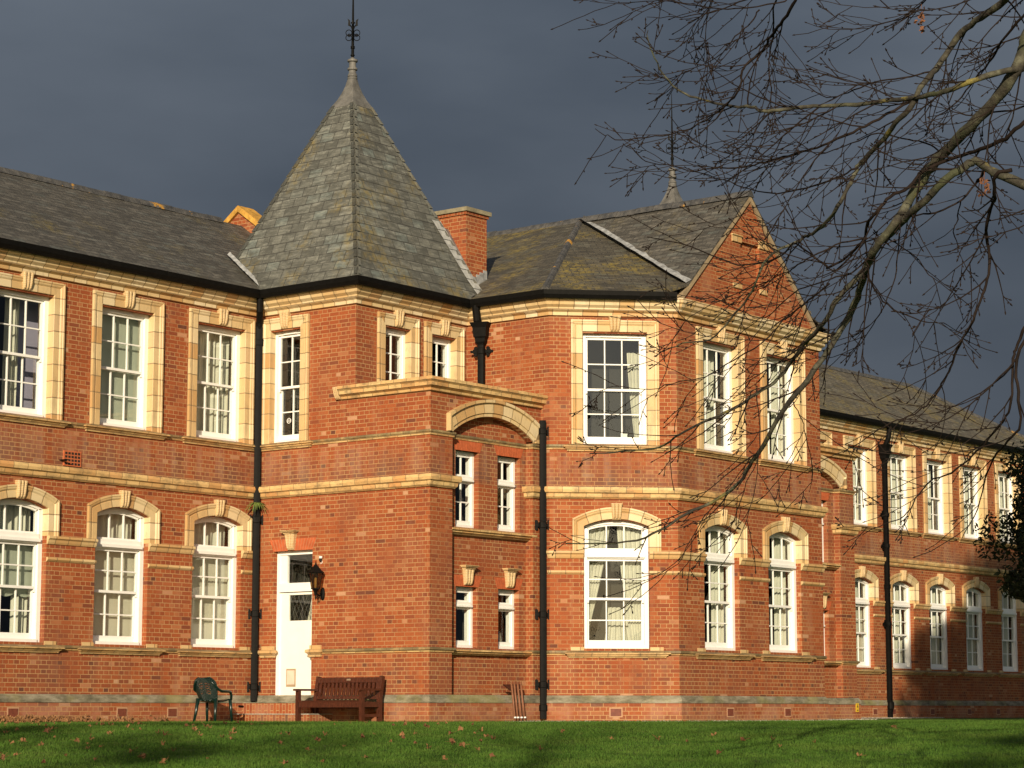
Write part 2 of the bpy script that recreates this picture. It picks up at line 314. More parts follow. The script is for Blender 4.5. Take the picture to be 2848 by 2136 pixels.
def sweep(mb, path, prof, cap=True, plane='plan', mi=0):
    """prof (out, z) swept along a plan path"""
    m = mitres(path); L = [0]
    for i in range(1, len(path)): L.append(L[-1]+(Vector(path[i])-Vector(path[i-1])).length)
    pl = [0]
    for i in range(1, len(prof)): pl.append(pl[-1]+math.dist(prof[i], prof[i-1]))
    P = lambda i, j: (path[i][0]+m[i].x*prof[j][0], path[i][1]+m[i].y*prof[j][0], prof[j][1])
    o = rnd.random()*.3
    for i in range(len(path)-1):
        for j in range(len(prof)-1):
            dv_ = (Vector(path[i+1])-Vector(path[i])).normalized(); U = lambda q: o+L[i]+(q[0]-path[i][0])*dv_.x+(q[1]-path[i][1])*dv_.y
            qs = [P(i, j+1), P(i+1, j+1), P(i+1, j), P(i, j)]; mb.add(qs, [(U(q), pl[jj]) for q, jj in zip(qs, (j+1, j+1, j, j))], mi)
    if cap:
        mb.add([P(0, j) for j in range(len(prof))], [(prof[j][0], pl[j]) for j in range(len(prof))], mi)
        mb.add([P(len(path)-1, j) for j in range(len(prof))][::-1], [(prof[j][0], pl[j]) for j in range(len(prof))][::-1], mi)

def basis(p0, p1):
    d = Vector(p1)-Vector(p0); a = math.atan2(d.y, d.x); return Matrix.Translation((p0[0], p0[1], 0)) @ Matrix.Rotation(a, 4, 'Z')

# ------------------------------------------------------------------ the building's plan
a, b, c, d, k = 2.435, 4.206, 3.19, 4.41, 1.70
FY = -d-k; XF = c+k                       # pavilion front plane and its left corner
X1, X2, X3 = 10.11, 11.56, 14.75          # pavilion right corner, right side face, right block corner
YR = .6                                   # right wing face
ZT, ZE = 8.0, 8.05                        # wall top, eaves
LWX, RWX = -13, 37
PA, PB, RD = .615, 2.94, .156             # recess in the block front
BLD = thing('brick_building', 'long two storey red brick building with buff terracotta trim, slate roofs and pointed tower', 'building', (0, 0, 0))

def wall(p0, p1, outline, holes=(), depth=.25, uoff=0, parent=BLD, mat=None):
    """outline / holes in (u, z); holes get brick reveals"""
    T = basis(p0, p1); mb = MB()
    polys = [[Vector((u, z, 0)) for u, z in pl] for pl in [outline]+list(holes)]
    flat = [q for pl in polys for q in pl]
    P = lambda q, y=0: T @ Vector((q.x, y, q.y))
    for t in tessellate_polygon(polys):
        q = [flat[i] for i in t]
        if (q[1]-q[0]).cross(q[2]-q[0]).z < 0: q = q[::-1]
        mb.add([P(x) for x in q], [(x.x+uoff, x.y) for x in q])
    for h in polys[1:]:
        area = sum(h[i].x*h[(i+1) % len(h)].y-h[(i+1) % len(h)].x*h[i].y for i in range(len(h)))
        if area < 0: h = h[::-1]
        for i in range(len(h)):
            q0, q1 = h[i], h[(i+1) % len(h)]
            vert = abs(q1.x-q0.x) < .01
            uv = [(q0.x+uoff, q0.y), (q1.x+uoff, q1.y), (q1.x+uoff+(depth if vert else 0), q1.y+(0 if vert else depth)), (q0.x+uoff+(depth if vert else 0), q0.y+(0 if vert else depth))]
            mb.add([P(q0), P(q1), P(q1, depth), P(q0, depth)][::-1], uv[::-1])
    return mb.build('wall', mat or M['brick'], parent)
def rect(u0, u1, z0, z1): return [(u0, z0), (u1, z0), (u1, z1), (u0, z1)]
def arcpts(hw, zs, rise, n=12):
    """left spring to right spring"""
    r = (hw*hw+rise*rise)/(2*rise); t = math.asin(hw/r)
    return [(r*math.sin(-t+2*t*i/n), zs+rise-r+r*math.cos(-t+2*t*i/n)) for i in range(n+1)]
def arched(uc, hw, z0, zs, rise): return [(uc-hw, z0), (uc+hw, z0)]+[(uc+x, z) for x, z in arcpts(hw, zs, rise)[::-1]]

# window kinds -> opening (half width, z0, z1, arch rise)
HW = .615
UP = dict(hw=HW, z0=5.20, z1=7.285, rise=0, meet=6.235, cols=3, rows=2)
GR = dict(hw=HW, z0=1.42, z1=3.79, rise=.13, meet=2.335, cols=3, rows=2, transom=(3.08, 3.235))
TW = dict(hw=.385, z0=5.20, z1=7.285, rise=0, meet=6.235, cols=2, rows=2)
TS = dict(hw=.36, z0=6.02, z1=7.285, rise=0, meet=None, cols=2, rows=3)
RU = dict(hw=.33, z0=3.53, z1=4.905, rise=0, meet=4.36, cols=2, rows=(1, 2), fixed=True)
RG = dict(hw=.305, z0=1.395, z1=2.475, rise=0, meet=2.11, cols=1, rows=(1, 1), fixed=True)
CACHE = {}
def hole(uc, kd): return arched(uc, kd['hw'], kd['z0'], kd['z1']-kd['rise'], kd['rise']) if kd['rise'] else rect(uc-kd['hw'], uc+kd['hw'], kd['z0'], kd['z1'])
RV = .115
def window_meshes(key, kd):
    if key in CACHE: return CACHE[key]
    hw, z0, z1, rise = kd['hw'], kd['z0'], kd['z1'], kd['rise']; fo = .082 if hw > .5 else .06
    f, g = MB(), MB()
    y0 = RV
    zs = z1-rise
    f.box(-hw, -hw+fo, y0, y0+.142, z0, zs); f.box(hw-fo, hw, y0, y0+.142, z0, zs)
    f.box(-hw+fo, hw-fo, y0-.03, y0+.14, z0, z0+.055)
    def pane(x0, x1, za, zb, y):
        t1, t2 = rnd.uniform(-1, 1)*.0012, rnd.uniform(-1, 1)*.0012
        g.add([(x0, y+t1, za), (x1, y-t1, za+0), (x1, y-t1+t2, zb), (x0, y+t1+t2, zb)])
    def sash(za, zb, y, cols, rows, st=.045, top=.05, bot=.05, horns=False):
        x0, x1 = -hw+fo, hw-fo
        f.box(x0, x0+st, y, y+.042, za, zb); f.box(x1-st, x1, y, y+.042, za, zb)
        f.box(x0+st, x1-st, y-.004, y+.04, za, za+bot); f.box(x0+st, x1-st, y-.004, y+.04, zb-top, zb)
        gx0, gx1, gz0, gz1 = x0+st, x1-st, za+bot, zb-top; bw = .011
        for i in range(1, cols):
            xx = gx0+(gx1-gx0)*i/cols; f.box(xx-bw, xx+bw, y+.004, y+.036, gz0, gz1)
        for i in range(1, rows):
            zz = gz0+(gz1-gz0)*i/rows; f.box(gx0, gx1, y+.006, y+.034, zz-bw, zz+bw)
        for i in range(cols):
            for j in range(rows):
                pane(gx0+(gx1-gx0)*i/cols, gx0+(gx1-gx0)*(i+1)/cols, gz0+(gz1-gz0)*j/rows, gz0+(gz1-gz0)*(j+1)/rows, y+.02)
        if horns:
            for sx in (-1, 1): f.box(sx*(hw-fo-st/2)-.016, sx*(hw-fo-st/2)+.016, y, y+.035, za-.05, za)
    ztop = zs
    if rise:
        t0, t1 = kd['transom']
        f.box(-hw+fo, hw-fo, y0-.015, y0+.13, t0, t1); f.box(-hw+fo-.01, hw-fo+.01, y0-.05, y0-.015, t0+.02, t0+.075)
        # arched head: ring
        n = 14; o = arcpts(hw, zs, rise, n); inn = arcpts(hw-fo, zs-.02, rise-.045, n)
        for i in range(n):
            for ya, yb, src in ((y0, y0, 0), (y0, y0+.14, 1)):
                if src == 0: f.add([(inn[i][0], y0, inn[i][1]), (inn[i+1][0], y0, inn[i+1][1]), (o[i+1][0], y0, o[i+1][1]), (o[i][0], y0, o[i][1])])
                else: f.add([(inn[i][0], y0, inn[i][1]), (inn[i][0], y0+.14, inn[i][1]), (inn[i+1][0], y0+.14, inn[i+1][1]), (inn[i+1][0], y0, inn[i+1][1])])
        # top light: inner frame
        hi = hw-fo-.035; i2 = arcpts(hi, zs-.05, rise-.05, n); o2 = arcpts(hw-fo, zs-.02, rise-.045, n); yy = y0+.03
        f.box(-hw+fo, -hi, yy, yy+.04, t1, zs-.02); f.box(hi, hw-fo, yy, yy+.04, t1, zs-.02); f.box(-hi, hi, yy, yy+.04, t1, t1+.035)
        for i in range(n):
            f.add([(i2[i][0], yy, i2[i][1]), (i2[i+1][0], yy, i2[i+1][1]), (o2[i+1][0], yy, o2[i+1][1]), (o2[i][0], yy, o2[i][1])])
            f.add([(i2[i][0], yy, i2[i][1]), (i2[i][0], yy+.04, i2[i][1]), (i2[i+1][0], yy+.04, i2[i+1][1]), (i2[i+1][0], yy, i2[i+1][1])])
        r = lambda x: np.interp(x, [q[0] for q in i2], [q[1] for q in i2])
        for i in range(1, kd['cols']):
            xx = -hi+2*hi*i/kd['cols']; f.box(xx-.012, xx+.012, yy+.002, yy+.036, t1+.03, float(r(xx))+.01)
        for i in range(kd['cols']):
            xs = np.linspace(-hi+2*hi*i/kd['cols'], -hi+2*hi*(i+1)/kd['cols'], 5)
            g.add([(xs[0], yy+.02, t1+.03), (xs[-1], yy+.02, t1+.03)]+[(x, yy+.02, float(r(x))+.004) for x in xs[::-1]])
        ztop = t0
    else:
        f.box(-hw+fo, hw-fo, y0, y0+.14, z1-.06, z1); ztop = z1-.06
        f.box(-hw*.42, hw*.42, y0-.012, y0, z1-.058, z1-.035)
    rows = kd['rows']
    if kd.get('fixed'):
        f.box(-hw+fo, hw-fo, y0-.03, y0+.12, kd['meet'], kd['meet']+.10); f.box(-hw+fo, hw-fo, y0-.055, y0-.03, kd['meet']+.01, kd['meet']+.04)
        sash(kd['meet']+.10, ztop, y0+.02, kd['cols'], rows[0], .03, .04, .03); sash(z0+.055, kd['meet'], y0+.02, kd['cols'], rows[1], .03, .03, .075)
    elif kd['meet']:
        m = kd['meet']; sash(m-.022, ztop, y0+.04, kd['cols'], rows, .042, .045, .045, True); sash(z0+.055, m+.022, y0+.09, kd['cols'], rows, .042, .045, .10)
    else: sash(z0+.055, ztop, y0+.025, kd['cols'], rows, .04, .045, .06)
    CACHE[key] = (f.mesh('window', M['white']), g.mesh('pane', M['glass'])); return CACHE[key]
SUR = [(0, 0), (0, .062), (.030, .064), (.040, .050), (.046, .056), (.070, .050), (.094, .030), (.102, .028), (.106, .036), (.214, .034), (.219, .029), (.219, -.117)]
def surround_mesh(key, path):
    if key in CACHE: return CACHE[key]
    mb = MB(); m = mitres(path); L = [0]; pl = [0]
    for i in range(1, len(path)): L.append(L[-1]+math.dist(path[i], path[i-1]))
    for j in range(1, len(SUR)): pl.append(pl[-1]+math.dist(SUR[j], SUR[j-1])*.6)
    P = lambda i, j: (path[i][0]+m[i].x*SUR[j][0], -SUR[j][1], path[i][1]+m[i].y*SUR[j][0])   # path runs up, over and down: its right side is the opening
    for i in range(len(path)-1):
        for j in range(len(SUR)-1):
            dv_ = (Vector(path[i+1])-Vector(path[i])).normalized(); U = lambda q: L[i]+(q[0]-path[i][0])*dv_.x+(q[2]-path[i][1])*dv_.y
            qs = [P(i, j), P(i+1, j), P(i+1, j+1), P(i, j+1)]; mb.add(qs[::-1], [(U(q), pl[jj]) for q, jj in zip(qs, (j, j, j+1, j+1))][::-1])
    mb.add([P(0, j) for j in range(len(SUR))]); mb.add([P(len(path)-1, j) for j in range(len(SUR))][::-1])
    CACHE[key] = mb.mesh('surround', M['terras']); return CACHE[key]
def keystone_mesh(key, w0, w1, z0, z1, out, cap=False):
    """fluted scroll, narrower at the foot"""
    if key in CACHE: return CACHE[key]
    mb = MB(); nx, nz = 15, 10; pts = []
    for j in range(nz+1):
        t = j/nz; z = z0+(z1-z0)*t; w = (w0+(w1-w0)*t)/2
        s = out*(.42+.58*(.5-.5*math.cos(math.pi*min(1, t*1.15))))+.012*math.sin(t*2*math.pi)
        row = []
        for i in range(nx+1):
            u = i/nx; fl = 1.8*abs(math.sin(u*3*math.pi))**.6 if .04 < u < .96 else 0
            row.append((-w+2*w*u, -s-.016*fl*(1 if .06 < t < .97 else .2), z))
        pts.append([(-w, .02, z)]+row+[(w, .02, z)])
    for j in range(nz):
        for i in range(len(pts[0])-1): mb.add([pts[j][i], pts[j][i+1], pts[j+1][i+1], pts[j+1][i]])
    mb.add(pts[-1]); mb.add(pts[0][::-1])
    if cap:
        for hh, ex, oo in ((.03, .012, .02), (.02, .045, .05), (.018, .06, .065)):
            mb.box(-w1/2-ex, w1/2+ex, -out-oo, .02, z1, z1+hh); z1 += hh
    CACHE[key] = mb.mesh('keystone', M['terra']); return CACHE[key]
def sill_mesh(key, w, z0, z1, out=.11):
    if key in CACHE: return CACHE[key]
    mb = MB(); h = z1-z0
    pr = [(-.1, z1), (out*.25, z1), (out*.9, z1-h*.22), (out, z1-h*.30), (out, z1-h*.44), (out*.62, z1-h*.56), (out*.62, z1-h*.66), (out*.42, z1-h*.76), (out*.3, z0), (0, z0)]
    pr = [(max(o, -.0), z) if i else (0, z1) for i, (o, z) in enumerate(pr)]
    sweep(mb, [(-w, .12), (-w, 0), (w, 0), (w, .12)], pr, False)
    mb.add([(-w, 0, z1), (w, 0, z1), (w, .13, z1+.012), (-w, .13, z1+.012)], [(0, 0), (2*w, 0), (2*w, .13), (0, .13)])
    CACHE[key] = mb.mesh('sill', M['dterra']); return CACHE[key]
def cloth(x0, x1, z0, z1, y, folds, amp, tie=0, tx=0, sag=0):
    """hanging fabric; tie pulls the foot towards tx"""
    mb = MB(); nx, nz = max(6, folds*6), 10; V = []
    for j in range(nz+1):
        t = j/nz; z = z1+(z0-z1)*t; row = []
        for i in range(nx+1):
            u = i/nx; x = x0+(x1-x0)*u; q = tie*(t**1.3); x = x+(tx-x)*q
            row.append((x, y+amp*math.sin(u*folds*2*math.pi+j*.15)*(1-.4*q), z))
        V.append(row)
    for j in range(nz):
        for i in range(nx): mb.add([V[j][i], V[j][i+1], V[j+1][i+1], V[j+1][i]])
    return mb
def dress(win, kind, kd):
    hw, z0, z1 = kd['hw']-.03, kd['z0']+.03, kd['z1']-.03; y = RV+.20
    def put(mb, mat, name='curtain'): mb.build(name, mat, win, True)
    if kind == 'blind': mb = MB(); mb.box(-hw, hw, y, y+.01, z0, z1); put(mb, M['blind'], 'blind')
    elif kind == 'cblind':
        mb = MB(); mb.box(-hw, hw, y, y+.01, z0, kd.get('transom', (z1,))[0]+.02); put(mb, M['cblind'], 'blind')
        put(cloth(-hw, hw, kd['transom'][1]-.05, z1, y+.06, 7, .02), M['curtain'])
    elif kind == 'half':
        mb = MB(); zm = kd['meet']-.1; n = 30
        for i in range(n):
            xa, xb = -hw+2*hw*i/n, -hw+2*hw*(i+1)/n; s = lambda x: zm-.06*abs(math.sin((x+hw)*7.7))
            mb.add([(xa, y, s(xa)), (xb, y, s(xb)), (xb, y, 3.12), (xa, y, 3.12)])
        put(mb, M['blind'], 'blind'); put(cloth(hw-.36, hw, z0, z1, y+.08, 4, .025), M['curtain']); put(cloth(-hw+.25, hw-.3, 3.15, z1, y+.12, 4, .02), M['curtain'])
    elif kind == 'right': put(cloth(hw-.30, hw-.02, z0, z1-.28, y+.02, 4, .022, .55, hw-.02), M['curtain'])
    elif kind == 'lilac':
        put(cloth(-.08, .22, z0, z1, y+.10, 4, .03), M['curtain']); mb = MB(); mb.box(hw-.34, hw+.3, y+.30, y+.32, z0-.2, z1+.2); put(mb, M['lilac'], 'inner_wall')
    elif kind == 'net': put(cloth(-hw*.45, hw, z0, z1, y+.05, 7, .025), M['curtain'])
    elif kind == 'pair':
        put(cloth(-hw, -hw+.38, z0, z1, y+.03, 4, .025), M['curtain']); put(cloth(hw-.42, hw, z0, z1, y+.03, 4, .025), M['curtain'])
    elif kind == 'slim': put(cloth(-.05, hw-.12, z0, z1, y+.12, 4, .03), M['curtain'])
    elif kind == 'tied':
        put(cloth(-hw, -.06, z0+.25, z1, y+.04, 6, .02, .9, -hw+.05), M['curtain']); put(cloth(.06, hw, z0, z1, y+.04, 6, .02, .55, hw-.02), M['curtain']); put(cloth(-.08, .30, z0, z0+.75, y+.22, 5, .02, -.6, .05), M['curtain'])
def window(p0, p1, u, key, kd, style, dressing=None, room=1.1):
    T = basis(p0, p1) @ Matrix.Translation((u, 0, 0))
    fm, gm = window_meshes(key, kd)
    w = link('window', fm, BLD, T); link('pane', gm, w)
    hw, z0, z1 = kd['hw'], kd['z0'], kd['z1']; W2 = hw+.215
    if style == 'square':
        link('surround', surround_mesh('s'+key, [(-W2, z0-.02), (-W2, z1+.245), (W2, z1+.245), (W2, z0-.02)]), w)
        link('keystone', keystone_mesh('k'+key, .17, .235, z1+.03, z1+.33, .085), w)
        if kd is not TS: link('sill', sill_mesh('l'+key, W2+.045, 5.06, 5.19), w)
    elif style == 'arch':
        zs = z1-kd['rise']; path = [(-W2, 3.205)]+arcpts(W2, 3.80, .222, 18)+[(W2, 3.205)]
        link('surround', surround_mesh('s'+key, path), w); link('keystone', keystone_mesh('k'+key, .16, .215, z1+.0, z1+.30, .085), w)
        link('sill', sill_mesh('l'+key, W2+.045, 1.25, 1.375), w)
        for sx in (-1, 1):
            mb = MB(); mb.box(min(sx*hw, sx*(hw+.25)), max(sx*hw, sx*(hw+.25)), -.022, .01, 1.376, 1.445); mb.build('sill_block', M['terra'], w)
    elif style == 'lintel':
        lintel(w, hw, z1)
        if key == 'RG': link('keystone', keystone_mesh('kRG', .19, .25, z1+.03, z1+.31, .075, True), w)
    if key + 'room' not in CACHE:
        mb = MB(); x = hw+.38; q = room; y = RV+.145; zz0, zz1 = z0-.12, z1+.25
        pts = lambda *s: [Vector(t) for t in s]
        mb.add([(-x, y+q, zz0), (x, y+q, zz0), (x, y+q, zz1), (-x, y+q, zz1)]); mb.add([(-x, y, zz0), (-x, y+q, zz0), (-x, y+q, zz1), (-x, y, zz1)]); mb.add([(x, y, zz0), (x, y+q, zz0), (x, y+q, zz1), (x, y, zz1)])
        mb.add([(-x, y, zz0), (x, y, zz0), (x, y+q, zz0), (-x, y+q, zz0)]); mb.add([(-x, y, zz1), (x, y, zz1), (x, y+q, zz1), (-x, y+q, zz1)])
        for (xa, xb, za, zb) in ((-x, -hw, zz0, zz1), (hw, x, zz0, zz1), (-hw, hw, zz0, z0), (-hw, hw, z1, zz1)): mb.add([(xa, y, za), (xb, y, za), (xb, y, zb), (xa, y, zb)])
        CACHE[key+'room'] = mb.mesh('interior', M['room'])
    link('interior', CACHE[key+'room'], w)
    if dressing: dress(w, dressing, kd)
    return w
def lintel(par, hw, z1, splay=.09, h=.20, n=11):
    """flat arch of rubbed bricks"""
    mb = MB(); x0, x1 = -hw-.03, hw+.03
    mb.add([(x0, -.003, z1), (x1, -.003, z1), (x1+splay, -.003, z1+h), (x0-splay, -.003, z1+h)])
    mb2 = MB()
    for i in range(n):
        lo = [x0+(x1-x0)*(i+q)/n for q in (.05, .95)]; hi = [x0-splay+(x1-x0+2*splay)*(i+q)/n for q in (.05, .95)]
        p = [(lo[0], -.007, z1+.0), (lo[1], -.007, z1+.0), (hi[1], -.007, z1+h), (hi[0], -.007, z1+h)]; q = [(x, .0, z) for x, _, z in p]
        mb2.add(p)
        for e in range(4): mb2.add([p[e], q[e], q[(e+1) % 4], p[(e+1) % 4]])
    mb2.add([(x0, 0, z1), (x1, 0, z1), (x1, .12, z1), (x0, .12, z1)])
    o = mb2.build('lintel', M['rubbed'], par); mb.build('lintel_joint', M['lime'], par if par.parent is None else par)
    return o

# ------------------------------------------------------------------ walls and windows
cum = 0
# left wing
LW0 = (LWX, 0); LWU = lambda x: x-LWX
lw_c = (-7.93, -5.62, -3.31, -1.00)
wall(LW0, (0, 0), rect(0, -LWX, -.3, ZT), [hole(LWU(x), UP) for x in lw_c]+[hole(LWU(x), GR) for x in lw_c])
for x, du, dg in zip(lw_c, ('net', 'lilac', 'blind', 'net'), ('net', 'half', 'cblind', 'cblind')):
    window(LW0, (0, 0), LWU(x), 'UP', UP, 'square', du); window(LW0, (0, 0), LWU(x), 'GR', GR, 'arch', dg)
# tower left face (X = 0); local u runs towards -Y
DOOR = (.455, 1.43, .55, 3.185)
wall((0, 0), (0, -b), [(0, -.3), (b, -.3), (b, 6.08), (a, 6.08), (a, ZT), (0, ZT)], [hole(.70, TW), rect(*DOOR[:2], *DOOR[2:])], .2, .07)
window((0, 0), (0, -b), .70, 'TW', TW, 'square', None, .75)
# tower front (Y = -a)
tw_u = (1.14, 2.465)
wall((0, -a), (c, -a), rect(0, c, 5.9, ZT), [hole(u, TS) for u in tw_u], .2, .03)
for u in tw_u: window((0, -a), (c, -a), u, 'TS', TS, 'square', None, .6)
# lower blocks with their arched recess
def block(p0, p1, flip):
    fu = (lambda u: c-u) if flip else (lambda u: u)
    pa, pb = sorted((fu(PA), fu(PB))); cu = (pa+pb)/2
    arc = [(cu+x, z) for x, z in arcpts((pb-pa)/2, 5.215, .345, 18)]
    wall(p0, p1, rect(0, c, -.3, 6.08), [[(pa, .50), (pb, .50)]+arc[::-1]], RD)
    T = basis(p0, p1); q0 = T @ Vector((pa-.02, RD, 0)); q1 = T @ Vector((pb+.02, RD, 0)); q0, q1 = (q0.x, q0.y), (q1.x, q1.y)
    us = [fu(1.215)-pa+.02, fu(2.42)-pa+.02]; 
    wall(q0, q1, rect(0, pb-pa+.04, .3, 5.7), [hole(u, RU) for u in us]+[hole(u, RG) for u in us], .2, .04)
    for u in us: window(q0, q1, u, 'RU', RU, 'lintel', None, .6); window(q0, q1, u, 'RG', RG, 'lintel', None, .6)
    # arch ring
    mb = MB(); n = 22; hi = (pb-pa)/2; inn = [(cu-hi, 5.19)]+arc_off(cu, hi, 5.215, .345, n)+[(cu+hi, 5.19)]; out = [(cu-hi-.175, 5.19)]+arc_off(cu, hi+.175, 5.50, .362, n)+[(cu+hi+.175, 5.19)]
    L = 0
    pr = [(0, .13, 1), (0, .03, 0), (.2, .03, 0), (.22, .055, 0), (.8, .055, 0), (.83, .10, 0), (1, .10, 0), (1, 0, 0)]
    P = lambda i, j: T @ Vector((inn[i][0]+(out[i][0]-inn[i][0])*pr[j][0], RD if pr[j][2] else -pr[j][1], inn[i][1]+(out[i][1]-inn[i][1])*pr[j][0]))
    for i in range(len(inn)-1):
        l = math.dist(inn[i], inn[i+1])*1.1
        for j in range(len(pr)-1): mb.add([P(i, j), P(i, j+1), P(i+1, j+1), P(i+1, j)][::-1], [(L, j*.03), (L, j*.03+.03), (L+l, j*.03+.03), (L+l, j*.03)][::-1])
        L += l
    mb.build('arch', M['terra'], BLD)
    for z0, z1, ex in ((3.385, 3.515, .0), (1.262, 1.372, .0)):
        mb = MB(); h = z1-z0; o = .17
        sweep(mb, [tuple((T @ Vector((u, RD, 0))).xy) for u in (pa, pb+.12 if not flip else pb)] if not flip else [tuple((T @ Vector((u, RD, 0))).xy) for u in (pa-.12, pb)],
              [(0, z1), (o*.5, z1-.01), (o, z1-h*.2), (o, z1-h*.42), (o*.75, z1-h*.5), (o*.75, z1-h*.7), (o*.5, z1-h*.78), (o*.4, z0), (0, z0)])
        mb.build('sill', M['dterra'], BLD)
    return q0, q1
def arc_off(cu, hw, zs, rise, n): return [(cu+x, z) for x, z in arcpts(hw, zs, rise, n-2)]
BQ = block((0, -b), (c, -b), False); block((X2, -b), (X3, -b), True)
# pavilion
def plain(p0, p1, z0=-.3, z1=ZT, uo=0): wall(p0, p1, rect(0, math.dist(p0, p1), z0, z1), (), .2, uo)
wall((c, -a), (c, -d), [(0, 5.9), (b-a, 5.9), (b-a, -.3), (d-a, -.3), (d-a, ZT), (0, ZT)], (), .2, .05)
CH = ((c, -d), (XF, FY)); chl = math.dist(*CH)
wall(*CH, rect(0, chl, -.3, ZT), [hole(1.232, UP), hole(1.245, GR)], .25, .09)
window(*CH, 1.232, 'UP', UP, 'square', 'right'); window(*CH, 1.245, 'GR', GR, 'arch', 'tied')
GX = 7.5; GAP = 10.40; gs = lambda x: GAP-.952*abs(x-GX)
fr_c = (6.365, 8.645)
gu = [(0, -.3), (X1-XF, -.3), (X1-XF, 7.93), (GX-XF, GAP), (0, 7.93)]
wall((XF, FY), (X1, FY), gu, [hole(x-XF, UP) for x in fr_c]+[hole(x-XF, GR) for x in fr_c]+[rect(7.18-XF, 7.86-XF, 8.56, 9.44)], .25, .02)
mbp = MB(); mbp.add([(7.17, FY+.07, 8.55), (7.87, FY+.07, 8.55), (7.87, FY+.07, 9.45), (7.17, FY+.07, 9.45)], [(0, 8.55), (.7, 8.55), (.7, 9.45), (0, 9.45)]); mbp.build('blind_panel', M['brick'], BLD)
for x0, x1, z0, z1 in ((6.86, 7.19, 9.40, 9.52), (7.85, 8.22, 9.40, 9.52), (6.88, 7.18, 8.48, 8.58), (7.86, 8.12, 8.48, 8.58)):
    mb = MB(); mb.box(x0, x1, FY-.03, FY+.02, z0, z1)
    if z0 > 9: mb.box(x0-.015, x1+.015, FY-.05, FY+.02, z1, z1+.03)
    mb.build('gable_block', M['terra'], BLD)
for x, du, dg in zip(fr_c, ('slim', 'pair'), ('pair', 'pair')):
    window((XF, FY), (X1, FY), x-XF, 'UP', UP, 'square', du); window((XF, FY), (X1, FY), x-XF, 'GR', GR, 'arch', dg)
plain((X1, FY), (X2, -d)); plain((X2, -d), (X2, -b)); plain((X2, -b), (X2, -a), 5.9); plain((X2, -a), (X3, -a), 5.9)
wall((X3, -b), (X3, YR), [(0, -.3), (b+YR, -.3), (b+YR, ZT), (b-a, ZT), (b-a, 6.08), (0, 6.08)])
# right wing
rw_c = (18.95, 21.2, 23.5, 25.75, 27.88, 30.06, 32.3, 34.5)
RW = ((X3, YR), (RWX, YR))
wall(*RW, rect(0, RWX-X3, -.3, ZT), [hole(x-X3, UP) for x in rw_c]+[hole(x-X3, GR) for x in rw_c], .25, .01)
for i, x in enumerate(rw_c):
    window(*RW, x-X3, 'UP', UP, 'square', ('pair', 'slim', 'net')[i % 3]); window(*RW, x-X3, 'GR', GR, 'arch', ('net', 'pair', 'cblind')[i % 3])
# right end wall of the right wing, backs closed
plain((RWX, YR), (RWX, 6)); plain((RWX, 6), (LWX, 6)); plain((LWX, 6), (LWX, 0))
for x0, x1 in ((0, c), (X2, X3)): mb = MB(); mb.add([(x0, -b, 6.06), (x1, -b, 6.06), (x1, -a, 6.06), (x0, -a, 6.06)]); mb.build('flat_roof', M['lead'], BLD)

# ------------------------------------------------------------------ bands
GP = [LW0, (0, 0), (0, -b), (c, -b), (c, -d), (XF, FY), (X1, FY), (X2, -d), (X2, -b), (X3, -b), (X3, YR), (RWX, YR)]
UPP = [LW0, (0, 0), (0, -a), (c, -a), (c, -d), (XF, FY), (X1, FY), (X2, -d), (X2, -a), (X3, -a), (X3, YR), (RWX, YR)]
def cut(path, blocks):
    """split a plan path at blocked (segment, u0, u1) stretches"""
    out, cur = [], [path[0]]
    for i in range(len(path)-1):
        p, q = Vector(path[i]), Vector(path[i+1]); L = (q-p).length; dd = (q-p)/L
        for s, u0, u1 in sorted(x for x in blocks if x[0] == i):
            if u0 > .001: cur.append(tuple(p+dd*u0))
            if len(cur) > 1 : out.append(cur)
            cur = [tuple(p+dd*u1)] if u1 < L-.001 else []
        cur.append(path[i+1])
    if len(cur) > 1: out.append(cur)
    return [pl for pl in out if len(pl) > 1 and math.dist(pl[0], pl[-1]) > .02]
def band(name, path, blocks, prof, mat):
    for pl in cut(path, blocks): mb = MB(); sweep(mb, pl, prof); mb.build(name, mat, BLD)
opening = lambda w: [(0, LWU(x)-w, LWU(x)+w) for x in lw_c]+[(4, 1.24-w, 1.24+w)]+[(5, x-XF-w, x-XF+w) for x in fr_c]+[(10, x-X3-w, x-X3+w) for x in rw_c]+[(11, 0, 0)]
opening = (lambda f: lambda w: [x for x in f(w) if x[0] != 11])(opening)
rec = [(2, PA, PB), (8, X3-X2-PB, X3-X2-PA)]
band('cornice', UPP, [], [(0, 7.95), (.235, 7.945), (.235, 7.865), (.20, 7.84), (.185, 7.79), (.125, 7.745), (.12, 7.70), (.055, 7.665), (.05, 7.605), (0, 7.60)], M['terra'])
# string course between the storeys, returned into the recesses
PS = [(0, 4.405), (.115, 4.39), (.125, 4.335), (.11, 4.285), (.075, 4.265), (.065, 4.21), (.035, 4.175), (0, 4.17)]
q = RD
for pl in ([LW0, (0, 0), (0, -b), (PA, -b), (PA, -b+q)], [(PB, -b+q), (PB, -b), (c, -b), (c, -d), (XF, FY), (X1, FY), (X2, -d), (X2, -b), (X3-PB, -b), (X3-PB, -b+q)], [(X3-PA, -b+q), (X3-PA, -b), (X3, -b), (X3, YR), (RWX, YR)]):
    mb = MB(); sweep(mb, pl, PS); mb.build('string_course', M['dterra'], BLD)
PP = [(0, 6.105), (.165, 6.095), (.175, 6.04), (.135, 6.005), (.13, 5.945), (.06, 5.91), (.05, 5.865), (0, 5.86)]
for pl in ([(0, -2.14), (0, -b), (c, -b)], [(X2, -b), (X3, -b), (X3, -2.14)]): mb = MB(); sweep(mb, pl, PP); mb.build('parapet_coping', M['dterra'], BLD)
